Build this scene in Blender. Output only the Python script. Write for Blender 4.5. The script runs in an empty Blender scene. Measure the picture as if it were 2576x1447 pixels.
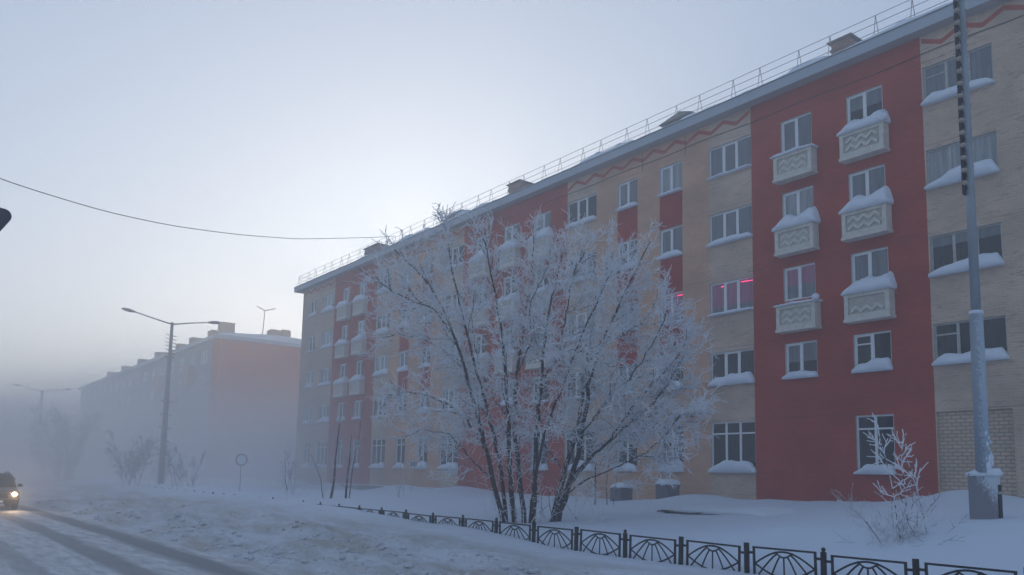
import bpy, math, random
import numpy as np
from mathutils import Matrix, Vector
random.seed(11)
sc = bpy.context.scene
col = sc.collection
R = math.radians

# ------------------------------------------------------------------ camera
HC = 2.0
RX, RY, RZ = (0.78862938, -0.61452075, 0.02068698), (0.08842331, 0.08005251, -0.99286097), (0.60847763, 0.78482854, 0.11746972)
cam = bpy.data.cameras.new('camera'); cam.sensor_fit = 'HORIZONTAL'; cam.sensor_width = 36
cam.lens = 2000 / 2576 * 36; cam.shift_y = (959 - 723.5) / 2576
cam.clip_start = 0.1; cam.clip_end = 3000
co = bpy.data.objects.new('camera', cam); col.objects.link(co)
co.matrix_world = Matrix(((RX[0], -RY[0], -RZ[0], 0), (RX[1], -RY[1], -RZ[1], 0), (RX[2], -RY[2], -RZ[2], HC), (0, 0, 0, 1)))
sc.camera = co

# ------------------------------------------------------------------ sky, sun, exposure
SUN_AZ = R(33)       # from +Y (along the street) towards +X (the houses)
SUN_EL = R(9)
w = bpy.data.worlds.new('World'); sc.world = w; w.use_nodes = True
nt = w.node_tree; nt.nodes.clear()
N = nt.nodes.new; L = nt.links.new
out = N('ShaderNodeOutputWorld'); bg = N('ShaderNodeBackground'); bg.inputs[1].default_value = 0.15
sky = N('ShaderNodeTexSky'); sky.sky_type = 'NISHITA'; sky.sun_disc = False
sky.sun_elevation = SUN_EL; sky.sun_rotation = SUN_AZ
sky.air_density = 1.0; sky.dust_density = 1.5; sky.ozone_density = 2.0
# the pale veil of frozen air over the blue: a soft desaturation of the clear sky
hsv = N('ShaderNodeHueSaturation'); hsv.inputs['Saturation'].default_value = 0.85
L(sky.outputs[0], hsv.inputs['Color'])
mul = N('ShaderNodeMix'); mul.data_type = 'RGBA'; mul.blend_type = 'MULTIPLY'; mul.inputs[0].default_value = 1
mul.inputs[7].default_value = (0.83, 0.94, 1.12, 1)
gm = N('ShaderNodeGamma'); gm.inputs[1].default_value = .52; L(hsv.outputs[0], gm.inputs[0]); L(gm.outputs[0], mul.inputs[6]); L(mul.outputs[2], bg.inputs[0]); L(bg.outputs[0], out.inputs[0])
sun = bpy.data.lights.new('sun', 'SUN'); sun.energy = 1.0; sun.angle = R(12); sun.color = (1, .80, .56)
so = bpy.data.objects.new('sun', sun); col.objects.link(so)
sd = Vector((math.sin(SUN_AZ) * math.cos(SUN_EL), math.cos(SUN_AZ) * math.cos(SUN_EL), math.sin(SUN_EL)))
so.rotation_euler = sd.to_track_quat('Z', 'Y').to_euler()
sc.view_settings.view_transform = 'Standard'; sc.view_settings.look = 'None'; sc.view_settings.gamma = 1
sc.view_settings.exposure = 1.21
sc.cycles.use_denoising = True
sc.cycles.volume_bounces = 2
sc.cycles.max_bounces = 6; sc.cycles.diffuse_bounces = 3; sc.cycles.glossy_bounces = 2
sc.cycles.transparent_max_bounces = 8
sc.cycles.sample_clamp_indirect = 4

# ------------------------------------------------------------------ helpers
def tag(o, label=None, cat=None, group=None, kind=None):
    if label: o['label'] = label
    if cat: o['category'] = cat
    if group: o['group'] = group
    if kind: o['kind'] = kind
    return o

def empty(name, loc=(0, 0, 0), rz=0):
    o = bpy.data.objects.new(name, None); col.objects.link(o); o.location = loc; o.rotation_euler.z = rz
    o.empty_display_size = 0.2
    return o

class MB:
    def __init__(s): s.v = []; s.f = []; s.m = []
    def add(s, vs, fs, mi=0):
        b = len(s.v); s.v += [tuple(p) for p in vs]
        s.f += [tuple(b + i for i in f) for f in fs]; s.m += [mi] * len(fs)
    def box(s, x0, x1, y0, y1, z0, z1, mi=0):
        s.add([(x0, y0, z0), (x1, y0, z0), (x1, y1, z0), (x0, y1, z0), (x0, y0, z1), (x1, y0, z1), (x1, y1, z1), (x0, y1, z1)],
              [(0, 3, 2, 1), (4, 5, 6, 7), (0, 1, 5, 4), (1, 2, 6, 5), (2, 3, 7, 6), (3, 0, 4, 7)], mi)
    def quad(s, a, b, c, d, mi=0): s.add([a, b, c, d], [(0, 1, 2, 3)], mi)
    def tube(s, pts, rads, n=6, cap=True, mi=0):
        pts = [Vector(p) for p in pts]
        if not hasattr(rads, '__len__'): rads = [rads] * len(pts)
        vs = []; ref = None
        for i, p in enumerate(pts):
            t = (pts[min(i + 1, len(pts) - 1)] - pts[max(i - 1, 0)])
            if t.length < 1e-9: t = Vector((0, 0, 1))
            t.normalize()
            if ref is None:
                ref = Vector((0, 0, 1)) if abs(t.z) < .9 else Vector((1, 0, 0))
            u = t.cross(ref)
            if u.length < 1e-6: u = t.orthogonal()
            u.normalize(); v = u.cross(t); ref = v
            ref = v.cross(t) * 0 + ref
            for k in range(n):
                a = 2 * math.pi * k / n
                vs.append(p + (u * math.cos(a) + v * math.sin(a)) * rads[i])
            ref = v
        fs = []
        for i in range(len(pts) - 1):
            for k in range(n):
                a = i * n + k; b = i * n + (k + 1) % n
                fs.append((a, b, b + n, a + n))
        if cap:
            fs.append(tuple(range(n - 1, -1, -1))); fs.append(tuple(range((len(pts) - 1) * n, len(pts) * n)))
        s.add(vs, fs, mi)
    def bar(s, a, b, r, mi=0, n=4): s.tube([a, b], r, n, True, mi)
    def ball(s, c, r, sz=1.0, nu=10, nv=6, mi=0):
        vs = [(c[0], c[1], c[2] - r * sz)]
        for j in range(1, nv):
            ph = math.pi * j / nv - math.pi / 2
            for i in range(nu):
                a = 2 * math.pi * i / nu
                vs.append((c[0] + r * math.cos(ph) * math.cos(a), c[1] + r * math.cos(ph) * math.sin(a), c[2] + r * sz * math.sin(ph)))
        vs.append((c[0], c[1], c[2] + r * sz)); fs = []
        for i in range(nu): fs.append((0, 1 + (i + 1) % nu, 1 + i))
        for j in range(nv - 2):
            for i in range(nu):
                a = 1 + j * nu + i; b = 1 + j * nu + (i + 1) % nu
                fs.append((a, b, b + nu, a + nu))
        t = len(vs) - 1; q = 1 + (nv - 2) * nu
        for i in range(nu): fs.append((t, q + i, q + (i + 1) % nu))
        s.add(vs, fs, mi)
    def build(s, name, mats, parent=None, smooth=False):
        me = bpy.data.meshes.new(name); me.from_pydata(s.v, [], s.f)
        if not isinstance(mats, (list, tuple)): mats = [mats]
        for m in mats: me.materials.append(m)
        if len(mats) > 1: me.polygons.foreach_set('material_index', s.m)
        if smooth: me.polygons.foreach_set('use_smooth', [True] * len(me.polygons))
        me.update()
        o = bpy.data.objects.new(name, me); col.objects.link(o)
        if parent: o.parent = parent
        return o

def bevel(o, wd=.01, seg=2):
    m = o.modifiers.new('bevel', 'BEVEL'); m.width = wd; m.segments = seg; m.limit_method = 'ANGLE'; return o

def copy_tree(o, parent=None):
    c = o.copy(); col.objects.link(c); c.parent = parent
    for ch in o.children: copy_tree(ch, c)
    return c

# value noise (numpy)
_rs = np.random.RandomState(5); _T = _rs.rand(256, 256)
def vnoise(x, y):
    x = np.asarray(x, float); y = np.asarray(y, float)
    xi = np.floor(x).astype(int); yi = np.floor(y).astype(int); fx = x - xi; fy = y - yi
    fx = fx * fx * (3 - 2 * fx); fy = fy * fy * (3 - 2 * fy)
    g = lambda a, b: _T[a & 255, b & 255]
    return (g(xi, yi) * (1 - fx) + g(xi + 1, yi) * fx) * (1 - fy) + (g(xi, yi + 1) * (1 - fx) + g(xi + 1, yi + 1) * fx) * fy - .5
def fbm(x, y, o=4):
    s = 0; a = 1.; k = 1.
    for i in range(o): s = s + a * vnoise(x * k + 17.3 * i, y * k + 9.1 * i); a *= .5; k *= 2.03
    return s
def sst(a, b, x):
    t = np.clip((np.asarray(x, float) - a) / (b - a), 0, 1); return t * t * (3 - 2 * t)

# ------------------------------------------------------------------ materials
def mat(name, base, rough=.8, base2=None, nscale=3., stretch=(1, 1, 1), bump=0., bscale=30., metal=0., lo=.35, hi=.65, spec=None, emis=None, estr=0):
    m = bpy.data.materials.new(name); m.use_nodes = True; nt = m.node_tree; bs = nt.nodes['Principled BSDF']
    bs.inputs['Base Color'].default_value = (*base, 1); bs.inputs['Roughness'].default_value = rough; bs.inputs['Metallic'].default_value = metal
    if spec is not None: bs.inputs['Specular IOR Level'].default_value = spec
    if emis: bs.inputs['Emission Color'].default_value = (*emis, 1); bs.inputs['Emission Strength'].default_value = estr
    tc = nt.nodes.new('ShaderNodeTexCoord'); mp = nt.nodes.new('ShaderNodeMapping'); mp.inputs['Scale'].default_value = stretch
    nt.links.new(tc.outputs['Object'], mp.inputs[0])
    if base2:
        n = nt.nodes.new('ShaderNodeTexNoise'); n.inputs['Scale'].default_value = nscale; n.inputs['Detail'].default_value = 6
        r = nt.nodes.new('ShaderNodeValToRGB'); r.color_ramp.elements[0].position = lo; r.color_ramp.elements[1].position = hi
        r.color_ramp.elements[0].color = (*base, 1); r.color_ramp.elements[1].color = (*base2, 1)
        nt.links.new(mp.outputs[0], n.inputs[0]); nt.links.new(n.outputs[0], r.inputs[0]); nt.links.new(r.outputs[0], bs.inputs['Base Color'])
    if bump:
        n = nt.nodes.new('ShaderNodeTexNoise'); n.inputs['Scale'].default_value = bscale; n.inputs['Detail'].default_value = 5
        b = nt.nodes.new('ShaderNodeBump'); b.inputs['Strength'].default_value = bump; b.inputs['Distance'].default_value = .02
        nt.links.new(mp.outputs[0], n.inputs[0]); nt.links.new(n.outputs[0], b.inputs['Height']); nt.links.new(b.outputs[0], bs.inputs['Normal'])
    return m

def brick_mat(name, c1, c2, mortar, row=.088, width=.26, msize=.012, stain=None, bumps=.5, rough=.9):
    """painted brickwork on a wall that faces along X: courses from object Y, Z"""
    m = bpy.data.materials.new(name); m.use_nodes = True; nt = m.node_tree; bs = nt.nodes['Principled BSDF']; N = nt.nodes.new; L = nt.links.new
    bs.inputs['Roughness'].default_value = rough; bs.inputs['Specular IOR Level'].default_value = .2
    tc = N('ShaderNodeTexCoord'); sp = N('ShaderNodeSeparateXYZ'); cb = N('ShaderNodeCombineXYZ'); ad = N('ShaderNodeMath'); ad.operation = 'ADD'
    L(tc.outputs['Object'], sp.inputs[0]); L(sp.outputs['X'], ad.inputs[0]); L(sp.outputs['Y'], ad.inputs[1])
    L(ad.outputs[0], cb.inputs['X']); L(sp.outputs['Z'], cb.inputs['Y'])
    br = N('ShaderNodeTexBrick'); br.inputs['Scale'].default_value = 1; br.inputs['Brick Width'].default_value = width
    br.inputs['Row Height'].default_value = row; br.inputs['Mortar Size'].default_value = msize; br.inputs['Mortar Smooth'].default_value = .3
    br.inputs['Color1'].default_value = (*c1, 1); br.inputs['Color2'].default_value = (*c2, 1); br.inputs['Mortar'].default_value = (*mortar, 1)
    L(cb.outputs[0], br.inputs['Vector'])
    # broad weathering and rubbed courses
    mp = N('ShaderNodeMapping'); mp.inputs['Scale'].default_value = (1, .5, .9); L(tc.outputs['Object'], mp.inputs[0])
    n1 = N('ShaderNodeTexNoise'); n1.inputs['Scale'].default_value = .8; n1.inputs['Detail'].default_value = 8; n1.inputs['Roughness'].default_value = .65; L(mp.outputs[0], n1.inputs[0])
    mr = N('ShaderNodeMapRange'); mr.inputs[1].default_value = .3; mr.inputs[2].default_value = .7; mr.inputs[3].default_value = .74; mr.inputs[4].default_value = 1.14
    L(n1.outputs[0], mr.inputs[0])
    mx = N('ShaderNodeMix'); mx.data_type = 'RGBA'; mx.blend_type = 'MULTIPLY'; mx.inputs[0].default_value = 1
    L(br.outputs['Color'], mx.inputs[6]); L(mr.outputs[0], mx.inputs[7])
    last = mx.outputs[2]
    if stain:
        mp2 = N('ShaderNodeMapping'); mp2.inputs['Scale'].default_value = (1, 1.5, 9.); L(tc.outputs['Object'], mp2.inputs[0])
        n2 = N('ShaderNodeTexNoise'); n2.inputs['Scale'].default_value = 1.6; n2.inputs['Detail'].default_value = 7; n2.inputs['Roughness'].default_value = .7; L(mp2.outputs[0], n2.inputs[0])
        rp = N('ShaderNodeMapRange'); rp.inputs[1].default_value = .545; rp.inputs[2].default_value = .63; L(n2.outputs[0], rp.inputs[0])
        m3 = N('ShaderNodeMix'); m3.data_type = 'RGBA'; m3.inputs[7].default_value = (*stain, 1); L(rp.outputs[0], m3.inputs[0]); L(last, m3.inputs[6]); last = m3.outputs[2]
    # open joints at the floor levels, broken by repairs
    mo = N('ShaderNodeMath'); mo.operation = 'WRAP'; mo.inputs[1].default_value = 2.9; mo.inputs[2].default_value = 0; so_ = N('ShaderNodeMath'); so_.operation = 'ADD'; so_.inputs[1].default_value = 1.42 + 2.9
    n6 = N('ShaderNodeTexNoise'); n6.inputs['Scale'].default_value = .45; n6.inputs['Detail'].default_value = 3; L(tc.outputs['Object'], n6.inputs[0])
    wz = N('ShaderNodeMath'); wz.operation = 'MULTIPLY_ADD'; wz.inputs[1].default_value = .10; L(n6.outputs[0], wz.inputs[0]); L(sp.outputs['Z'], wz.inputs[2])
    L(wz.outputs[0], so_.inputs[0]); L(so_.outputs[0], mo.inputs[0])
    lt = N('ShaderNodeMath'); lt.operation = 'LESS_THAN'; lt.inputs[1].default_value = .028; L(mo.outputs[0], lt.inputs[0])
    g6 = N('ShaderNodeMapRange'); g6.inputs[1].default_value = .45; g6.inputs[2].default_value = .60; g6.inputs[4].default_value = .55; L(n6.outputs[0], g6.inputs[0])
    m6 = N('ShaderNodeMath'); m6.operation = 'MULTIPLY'; L(lt.outputs[0], m6.inputs[0]); L(g6.outputs[0], m6.inputs[1])
    x6 = N('ShaderNodeMix'); x6.data_type = 'RGBA'; x6.inputs[7].default_value = (.07, .05, .045, 1); L(m6.outputs[0], x6.inputs[0]); L(last, x6.inputs[6]); last = x6.outputs[2]
    L(last, bs.inputs['Base Color'])
    b = N('ShaderNodeBump'); b.inputs['Strength'].default_value = bumps; b.inputs['Distance'].default_value = .012
    n4 = N('ShaderNodeTexNoise'); n4.inputs['Scale'].default_value = 12; n4.inputs['Detail'].default_value = 4; L(tc.outputs['Object'], n4.inputs[0])
    sb = N('ShaderNodeMath'); sb.operation = 'SUBTRACT'; L(n4.outputs[0], sb.inputs[0]); L(br.outputs['Fac'], sb.inputs[1])
    L(sb.outputs[0], b.inputs['Height']); L(b.outputs[0], bs.inputs['Normal'])
    return m

M = {}
M['snow'] = mat('snow', (.70, .77, .88), .75, (.66, .73, .84), 1.2, bump=.5, bscale=9, spec=.2)
M['snowcap'] = mat('snow_cap', (.78, .83, .91), .8, (.73, .79, .88), 4, bump=.25, bscale=14, spec=.2)
M['red'] = brick_mat('red_painted_brick', (.47, .078, .048), (.42, .068, .043), (.35, .062, .042), stain=(.37, .055, .036))
M['spandrel'] = brick_mat('dark_red_brick', (.44, .055, .038), (.40, .048, .034), (.34, .046, .034))
M['orange'] = brick_mat('ochre_painted_brick', (.70, .42, .285), (.665, .40, .27), (.57, .35, .245), stain=(.52, .31, .21))
M['beige'] = brick_mat('beige_painted_brick', (.66, .50, .385), (.63, .475, .365), (.55, .42, .325), stain=(.40, .30, .235))
M['infill'] = brick_mat('rough_brick_infill', (.66, .50, .38), (.58, .45, .34), (.38, .30, .235), row=.115, width=.27, msize=.022, bumps=.9)
M['plinth'] = mat('concrete_plinth', (.30, .27, .25), .9, (.22, .20, .19), 2, bump=.3)
M['reveal'] = mat('white_plaster_reveal', (.56, .56, .53), .8, (.45, .45, .43), 5)
M['frame'] = mat('white_window_frame', (.80, .81, .82), .45)
M['oldframe'] = mat('weathered_window_frame', (.50, .49, .46), .7, (.38, .37, .35), 8)
M['ledge'] = mat('tin_ledge', (.22, .22, .24), .5, metal=.4)
M['stripe'] = mat('frieze_paint', (.50, .095, .06), .9, (.40, .085, .06), 3)
M['fascia'] = mat('galvanised_fascia', (.42, .46, .52), .5, (.36, .41, .47), .8, (1, .3, 3), metal=.1)
M['soffit'] = mat('soffit', (.40, .38, .38), .9)
M['rail'] = mat('roof_rail', (.22, .18, .19), .7)
M['roofbrick'] = mat('chimney_brick', (.22, .13, .11), .9, (.30, .19, .16), 6)
M['tin'] = mat('tin_cap', (.17, .17, .17), .6, (.12, .13, .12), 3)
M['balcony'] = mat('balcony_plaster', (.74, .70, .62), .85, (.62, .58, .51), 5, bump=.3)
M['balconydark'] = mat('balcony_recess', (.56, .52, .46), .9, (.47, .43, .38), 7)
def glass(name, c, rough=.06, em=None, es=0): return mat(name, c, rough, tuple(v * .62 for v in c), 2.2, (1, 4.5, .35), spec=.6, emis=em, estr=es, lo=.38, hi=.62)
M['gdark'] = glass('window_glass_dark', (.015, .018, .025))
M['gmid'] = glass('window_glass_curtain', (.19, .21, .235), .12)
M['gpale'] = glass('window_glass_blind', (.36, .39, .41), .15)
M['gpink'] = glass('window_glass_pink_lit', (.22, .12, .20), .15, (.85, .18, .42), .018)
M['gorange'] = mat('orange_balcony_sheet', (.50, .30, .20), .7)
M['tube'] = mat('pink_lamp_tube', (1, .2, .4), .5, emis=(1, .03, .18), estr=1.3)
M['iron'] = mat('black_iron', (.005, .006, .009), .6, (.010, .012, .017), 20, bump=.2)
M['steel'] = mat('galvanised_pole', (.25, .28, .31), .5, (.33, .37, .41), 6, (1, 1, .3), metal=.2)
M['lamppost'] = mat('lamp_post_grey', (.22, .22, .24), .6, (.28, .28, .30), 4)
M['boxgrey'] = mat('concrete_footing', (.27, .26, .28), .85, (.21, .20, .22), 3, bump=.2)
M['black'] = mat('black_strip', (.018, .014, .018), .6)
M['bulb'] = mat('frosted_bulb', (.42, .34, .28), .6)
M['wire'] = mat('wire', (.05, .05, .055), .7)
M['bin'] = mat('grey_hatch_box', (.17, .16, .18), .8, (.13, .12, .14), 5)
M['plank'] = mat('dark_plank', (.05, .045, .05), .8)
M['signwhite'] = mat('sign_white', (.78, .80, .84), .5)
M['signred'] = mat('sign_red', (.50, .38, .40), .5)
M['signback'] = mat('sign_back', (.10, .10, .12), .6)
M['gable'] = mat('gable_orange_render', (.66, .14, .06), .9, (.52, .13, .07), .5)
M['paleblock'] = mat('pale_block_wall', (.36, .36, .37), .9, (.30, .31, .33), .3)
M['vanbody'] = mat('car_paint', (.17, .165, .165), .5, (.13, .125, .125), 3)
M['vandark'] = mat('van_dark_trim', (.03, .03, .035), .7)
M['rubber'] = mat('rubber', (.02, .02, .02), .9)
M['lamp_on'] = mat('headlamp_on', (1, .9, .7), .3, emis=(1, .66, .30), estr=22)
M['lamp_lens'] = mat('lamp_lens', (.35, .36, .38), .2)

def frosted(name, dark, frost, th, dirv=(-.5, -.35, .8), patch=7.):
    """bark under a crust of rime that has built up on the windward and upper side"""
    m = bpy.data.materials.new(name); m.use_nodes = True; nt = m.node_tree; bs = nt.nodes['Principled BSDF']; N = nt.nodes.new; L = nt.links.new
    bs.inputs['Roughness'].default_value = .9; bs.inputs['Specular IOR Level'].default_value = .15
    ge = N('ShaderNodeNewGeometry'); dp = N('ShaderNodeVectorMath'); dp.operation = 'DOT_PRODUCT'; dp.inputs[1].default_value = dirv
    L(ge.outputs['True Normal'], dp.inputs[0])
    tc = N('ShaderNodeTexCoord'); n = N('ShaderNodeTexNoise'); n.inputs['Scale'].default_value = patch; n.inputs['Detail'].default_value = 4; L(tc.outputs['Object'], n.inputs[0])
    ad = N('ShaderNodeMath'); ad.operation = 'ADD'; L(dp.outputs['Value'], ad.inputs[0])
    m2 = N('ShaderNodeMath'); m2.operation = 'MULTIPLY'; m2.inputs[1].default_value = 2.2; L(n.outputs[0], m2.inputs[0]); L(m2.outputs[0], ad.inputs[1])
    mr = N('ShaderNodeMapRange'); mr.inputs[1].default_value = th; mr.inputs[2].default_value = th + .25; L(ad.outputs[0], mr.inputs[0])
    mx = N('ShaderNodeMix'); mx.data_type = 'RGBA'; mx.inputs[6].default_value = (*dark, 1); mx.inputs[7].default_value = (*frost, 1)
    L(mr.outputs[0], mx.inputs[0]); L(mx.outputs[2], bs.inputs['Base Color']); return m
M['bark'] = frosted('frosted_bark', (.045, .036, .036), (.60, .61, .67), 1.90, patch=16)
M['limb'] = frosted('frosted_limb', (.05, .042, .045), (.78, .79, .85), 1.30, patch=14)
M['darkbark'] = frosted('dark_bark', (.05, .045, .05), (.5, .5, .55), 1.75, patch=9)
M['rime'] = mat('rime_frost', (.94, .945, .97), .9, (.80, .81, .86), 4, spec=.1)
M['rimefar'] = mat('rime_grey_twigs', (.58, .58, .62), .9, (.68, .68, .72), 4, spec=.1)
M['polefrost'] = frosted('frosted_pole', (.30, .34, .39), (.44, .51, .58), 1.40, (-.1, -.8, .1), 22.)

def frost_block():
    m = frosted('frosted_concrete', (.25, .24, .27), (.60, .66, .72), .0); nt = m.node_tree; N = nt.nodes.new; L = nt.links.new
    mr = [n for n in nt.nodes if n.type == 'MAP_RANGE'][0]; tc = N('ShaderNodeTexCoord'); sp = N('ShaderNodeSeparateXYZ'); L(tc.outputs['Object'], sp.inputs[0])
    a = N('ShaderNodeMath'); a.operation = 'MULTIPLY_ADD'; a.inputs[1].default_value = -1.5; L(sp.outputs['Y'], a.inputs[0]); L(sp.outputs['Z'], a.inputs[2])
    n = N('ShaderNodeTexNoise'); n.inputs['Scale'].default_value = 22; n.inputs['Detail'].default_value = 6; L(tc.outputs['Object'], n.inputs[0])
    b = N('ShaderNodeMath'); b.operation = 'MULTIPLY_ADD'; b.inputs[1].default_value = .9; L(n.outputs[0], b.inputs[0]); L(a.outputs[0], b.inputs[2]); L(b.outputs[0], mr.inputs[0])
    mr.inputs[1].default_value = .98; mr.inputs[2].default_value = 1.3; return m
M['boxfrost'] = frost_block()

# ground materials
def snow_ground():
    m = bpy.data.materials.new('street_snow'); m.use_nodes = True; nt = m.node_tree; bs = nt.nodes['Principled BSDF']; N = nt.nodes.new; L = nt.links.new
    bs.inputs['Roughness'].default_value = .8; bs.inputs['Specular IOR Level'].default_value = .2
    tc = N('ShaderNodeTexCoord'); sp = N('ShaderNodeSeparateXYZ'); L(tc.outputs['Object'], sp.inputs[0])
    dz = N('ShaderNodeMapRange'); dz.inputs[1].default_value = 12.2; dz.inputs[2].default_value = 9.8; L(sp.outputs['X'], dz.inputs[0])
    n = N('ShaderNodeTexNoise'); n.inputs['Scale'].default_value = .55; n.inputs['Detail'].default_value = 9; n.inputs['Roughness'].default_value = .7
    mp = N('ShaderNodeMapping'); mp.inputs['Scale'].default_value = (2.0, .55, 1); L(tc.outputs['Object'], mp.inputs[0]); L(mp.outputs[0], n.inputs[0])
    r = N('ShaderNodeMapRange'); r.inputs[1].default_value = .40; r.inputs[2].default_value = .68; L(n.outputs[0], r.inputs[0])
    mu = N('ShaderNodeMath'); mu.operation = 'MULTIPLY'; L(dz.outputs[0], mu.inputs[0]); L(r.outputs[0], mu.inputs[1])
    n3 = N('ShaderNodeTexNoise'); n3.inputs['Scale'].default_value = 5; n3.inputs['Detail'].default_value = 8; n3.inputs['Roughness'].default_value = .75; L(tc.outputs['Object'], n3.inputs[0])
    r3 = N('ShaderNodeMapRange'); r3.inputs[1].default_value = .55; r3.inputs[2].default_value = .72; L(n3.outputs[0], r3.inputs[0])
    m4 = N('ShaderNodeMath'); m4.operation = 'MULTIPLY'; L(dz.outputs[0], m4.inputs[0]); L(r3.outputs[0], m4.inputs[1])
    c0 = N('ShaderNodeMix'); c0.data_type = 'RGBA'; c0.inputs[6].default_value = (.70, .77, .88, 1); c0.inputs[7].default_value = (.64, .67, .74, 1); L(dz.outputs[0], c0.inputs[0])
    c1 = N('ShaderNodeMix'); c1.data_type = 'RGBA'; c1.inputs[7].default_value = (.40, .375, .33, 1); L(mu.outputs[0], c1.inputs[0]); L(c0.outputs[2], c1.inputs[6])
    c2 = N('ShaderNodeMix'); c2.data_type = 'RGBA'; c2.inputs[7].default_value = (.30, .285, .27, 1); L(m4.outputs[0], c2.inputs[0]); L(c1.outputs[2], c2.inputs[6])
    L(c2.outputs[2], bs.inputs['Base Color'])
    b = N('ShaderNodeBump'); b.inputs['Strength'].default_value = .9; b.inputs['Distance'].default_value = .08
    n2 = N('ShaderNodeTexNoise'); n2.inputs['Scale'].default_value = 6; n2.inputs['Detail'].default_value = 8; L(tc.outputs['Object'], n2.inputs[0])
    mb = N('ShaderNodeMath'); mb.operation = 'MULTIPLY'; L(n2.outputs[0], mb.inputs[0])
    a = N('ShaderNodeMath'); a.operation = 'ADD'; a.inputs[1].default_value = .12; L(dz.outputs[0], a.inputs[0]); L(a.outputs[0], mb.inputs[1])
    L(mb.outputs[0], b.inputs['Height']); L(b.outputs[0], bs.inputs['Normal'])
    return m
M['ground'] = snow_ground()
M['clod'] = mat('dirty_snow_clod', (.62, .65, .71), .85, (.50, .51, .54), 1.6, spec=.2)

def road_mat():
    """packed snow with dark bands that wheels have worn down to the asphalt; bands follow the street (attribute 'lane')"""
    m = bpy.data.materials.new('packed_snow_road'); m.use_nodes = True; nt = m.node_tree; bs = nt.nodes['Principled BSDF']; N = nt.nodes.new; L = nt.links.new
    at = N('ShaderNodeAttribute'); at.attribute_name = 'lane'
    tc = N('ShaderNodeTexCoord'); mp = N('ShaderNodeMapping'); mp.inputs['Scale'].default_value = (2.4, .16, 1); L(tc.outputs['Object'], mp.inputs[0])
    n = N('ShaderNodeTexNoise'); n.inputs['Scale'].default_value = 1.3; n.inputs['Detail'].default_value = 8; n.inputs['Roughness'].default_value = .6; L(mp.outputs[0], n.inputs[0])
    wob = N('ShaderNodeMath'); wob.operation = 'MULTIPLY_ADD'; wob.inputs[1].default_value = .55; wob.inputs[2].default_value = -.275; L(n.outputs[0], wob.inputs[0])
    sp = N('ShaderNodeSeparateXYZ'); L(at.outputs['Vector'], sp.inputs[0])
    ad = N('ShaderNodeMath'); ad.operation = 'ADD'; L(sp.outputs['X'], ad.inputs[0]); L(wob.outputs[0], ad.inputs[1])
    acc = None
    for c, wd, st in ((5.45, .50, 1.), (3.95, .42, .85), (2.3, .35, .55), (.7, .4, .6), (-1.2, .45, .7), (-3., .45, .7)):
        s = N('ShaderNodeMath'); s.operation = 'SUBTRACT'; s.inputs[1].default_value = c; L(ad.outputs[0], s.inputs[0])
        a = N('ShaderNodeMath'); a.operation = 'ABSOLUTE'; L(s.outputs[0], a.inputs[0])
        r = N('ShaderNodeMapRange'); r.inputs[1].default_value = wd; r.inputs[2].default_value = wd * .45; r.inputs[4].default_value = st; L(a.outputs[0], r.inputs[0])
        if acc is None: acc = r.outputs[0]
        else:
            x = N('ShaderNodeMath'); x.operation = 'MAXIMUM'; L(acc, x.inputs[0]); L(r.outputs[0], x.inputs[1]); acc = x.outputs[0]
    n2 = N('ShaderNodeTexNoise'); n2.inputs['Scale'].default_value = 2.4; n2.inputs['Detail'].default_value = 9; n2.inputs['Roughness'].default_value = .7
    mp2 = N('ShaderNodeMapping'); mp2.inputs['Scale'].default_value = (1.6, .35, 1); L(tc.outputs['Object'], mp2.inputs[0]); L(mp2.outputs[0], n2.inputs[0])
    r2 = N('ShaderNodeMapRange'); r2.inputs[1].default_value = .38; r2.inputs[2].default_value = .66; L(n2.outputs[0], r2.inputs[0])
    c0 = N('ShaderNodeMix'); c0.data_type = 'RGBA'; c0.inputs[6].default_value = (.68, .69, .71, 1); c0.inputs[7].default_value = (.36, .37, .39, 1); L(r2.outputs[0], c0.inputs[0])
    c1 = N('ShaderNodeMix'); c1.data_type = 'RGBA'; c1.inputs[7].default_value = (.235, .245, .265, 1); L(acc, c1.inputs[0]); L(c0.outputs[2], c1.inputs[6])
    L(c1.outputs[2], bs.inputs['Base Color']); bs.inputs['Roughness'].default_value = .75; bs.inputs['Specular IOR Level'].default_value = .25
    b = N('ShaderNodeBump'); b.inputs['Strength'].default_value = .5; b.inputs['Distance'].default_value = .03; L(n2.outputs[0], b.inputs['Height']); L(b.outputs[0], bs.inputs['Normal'])
    return m
M['road'] = road_mat()

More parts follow.
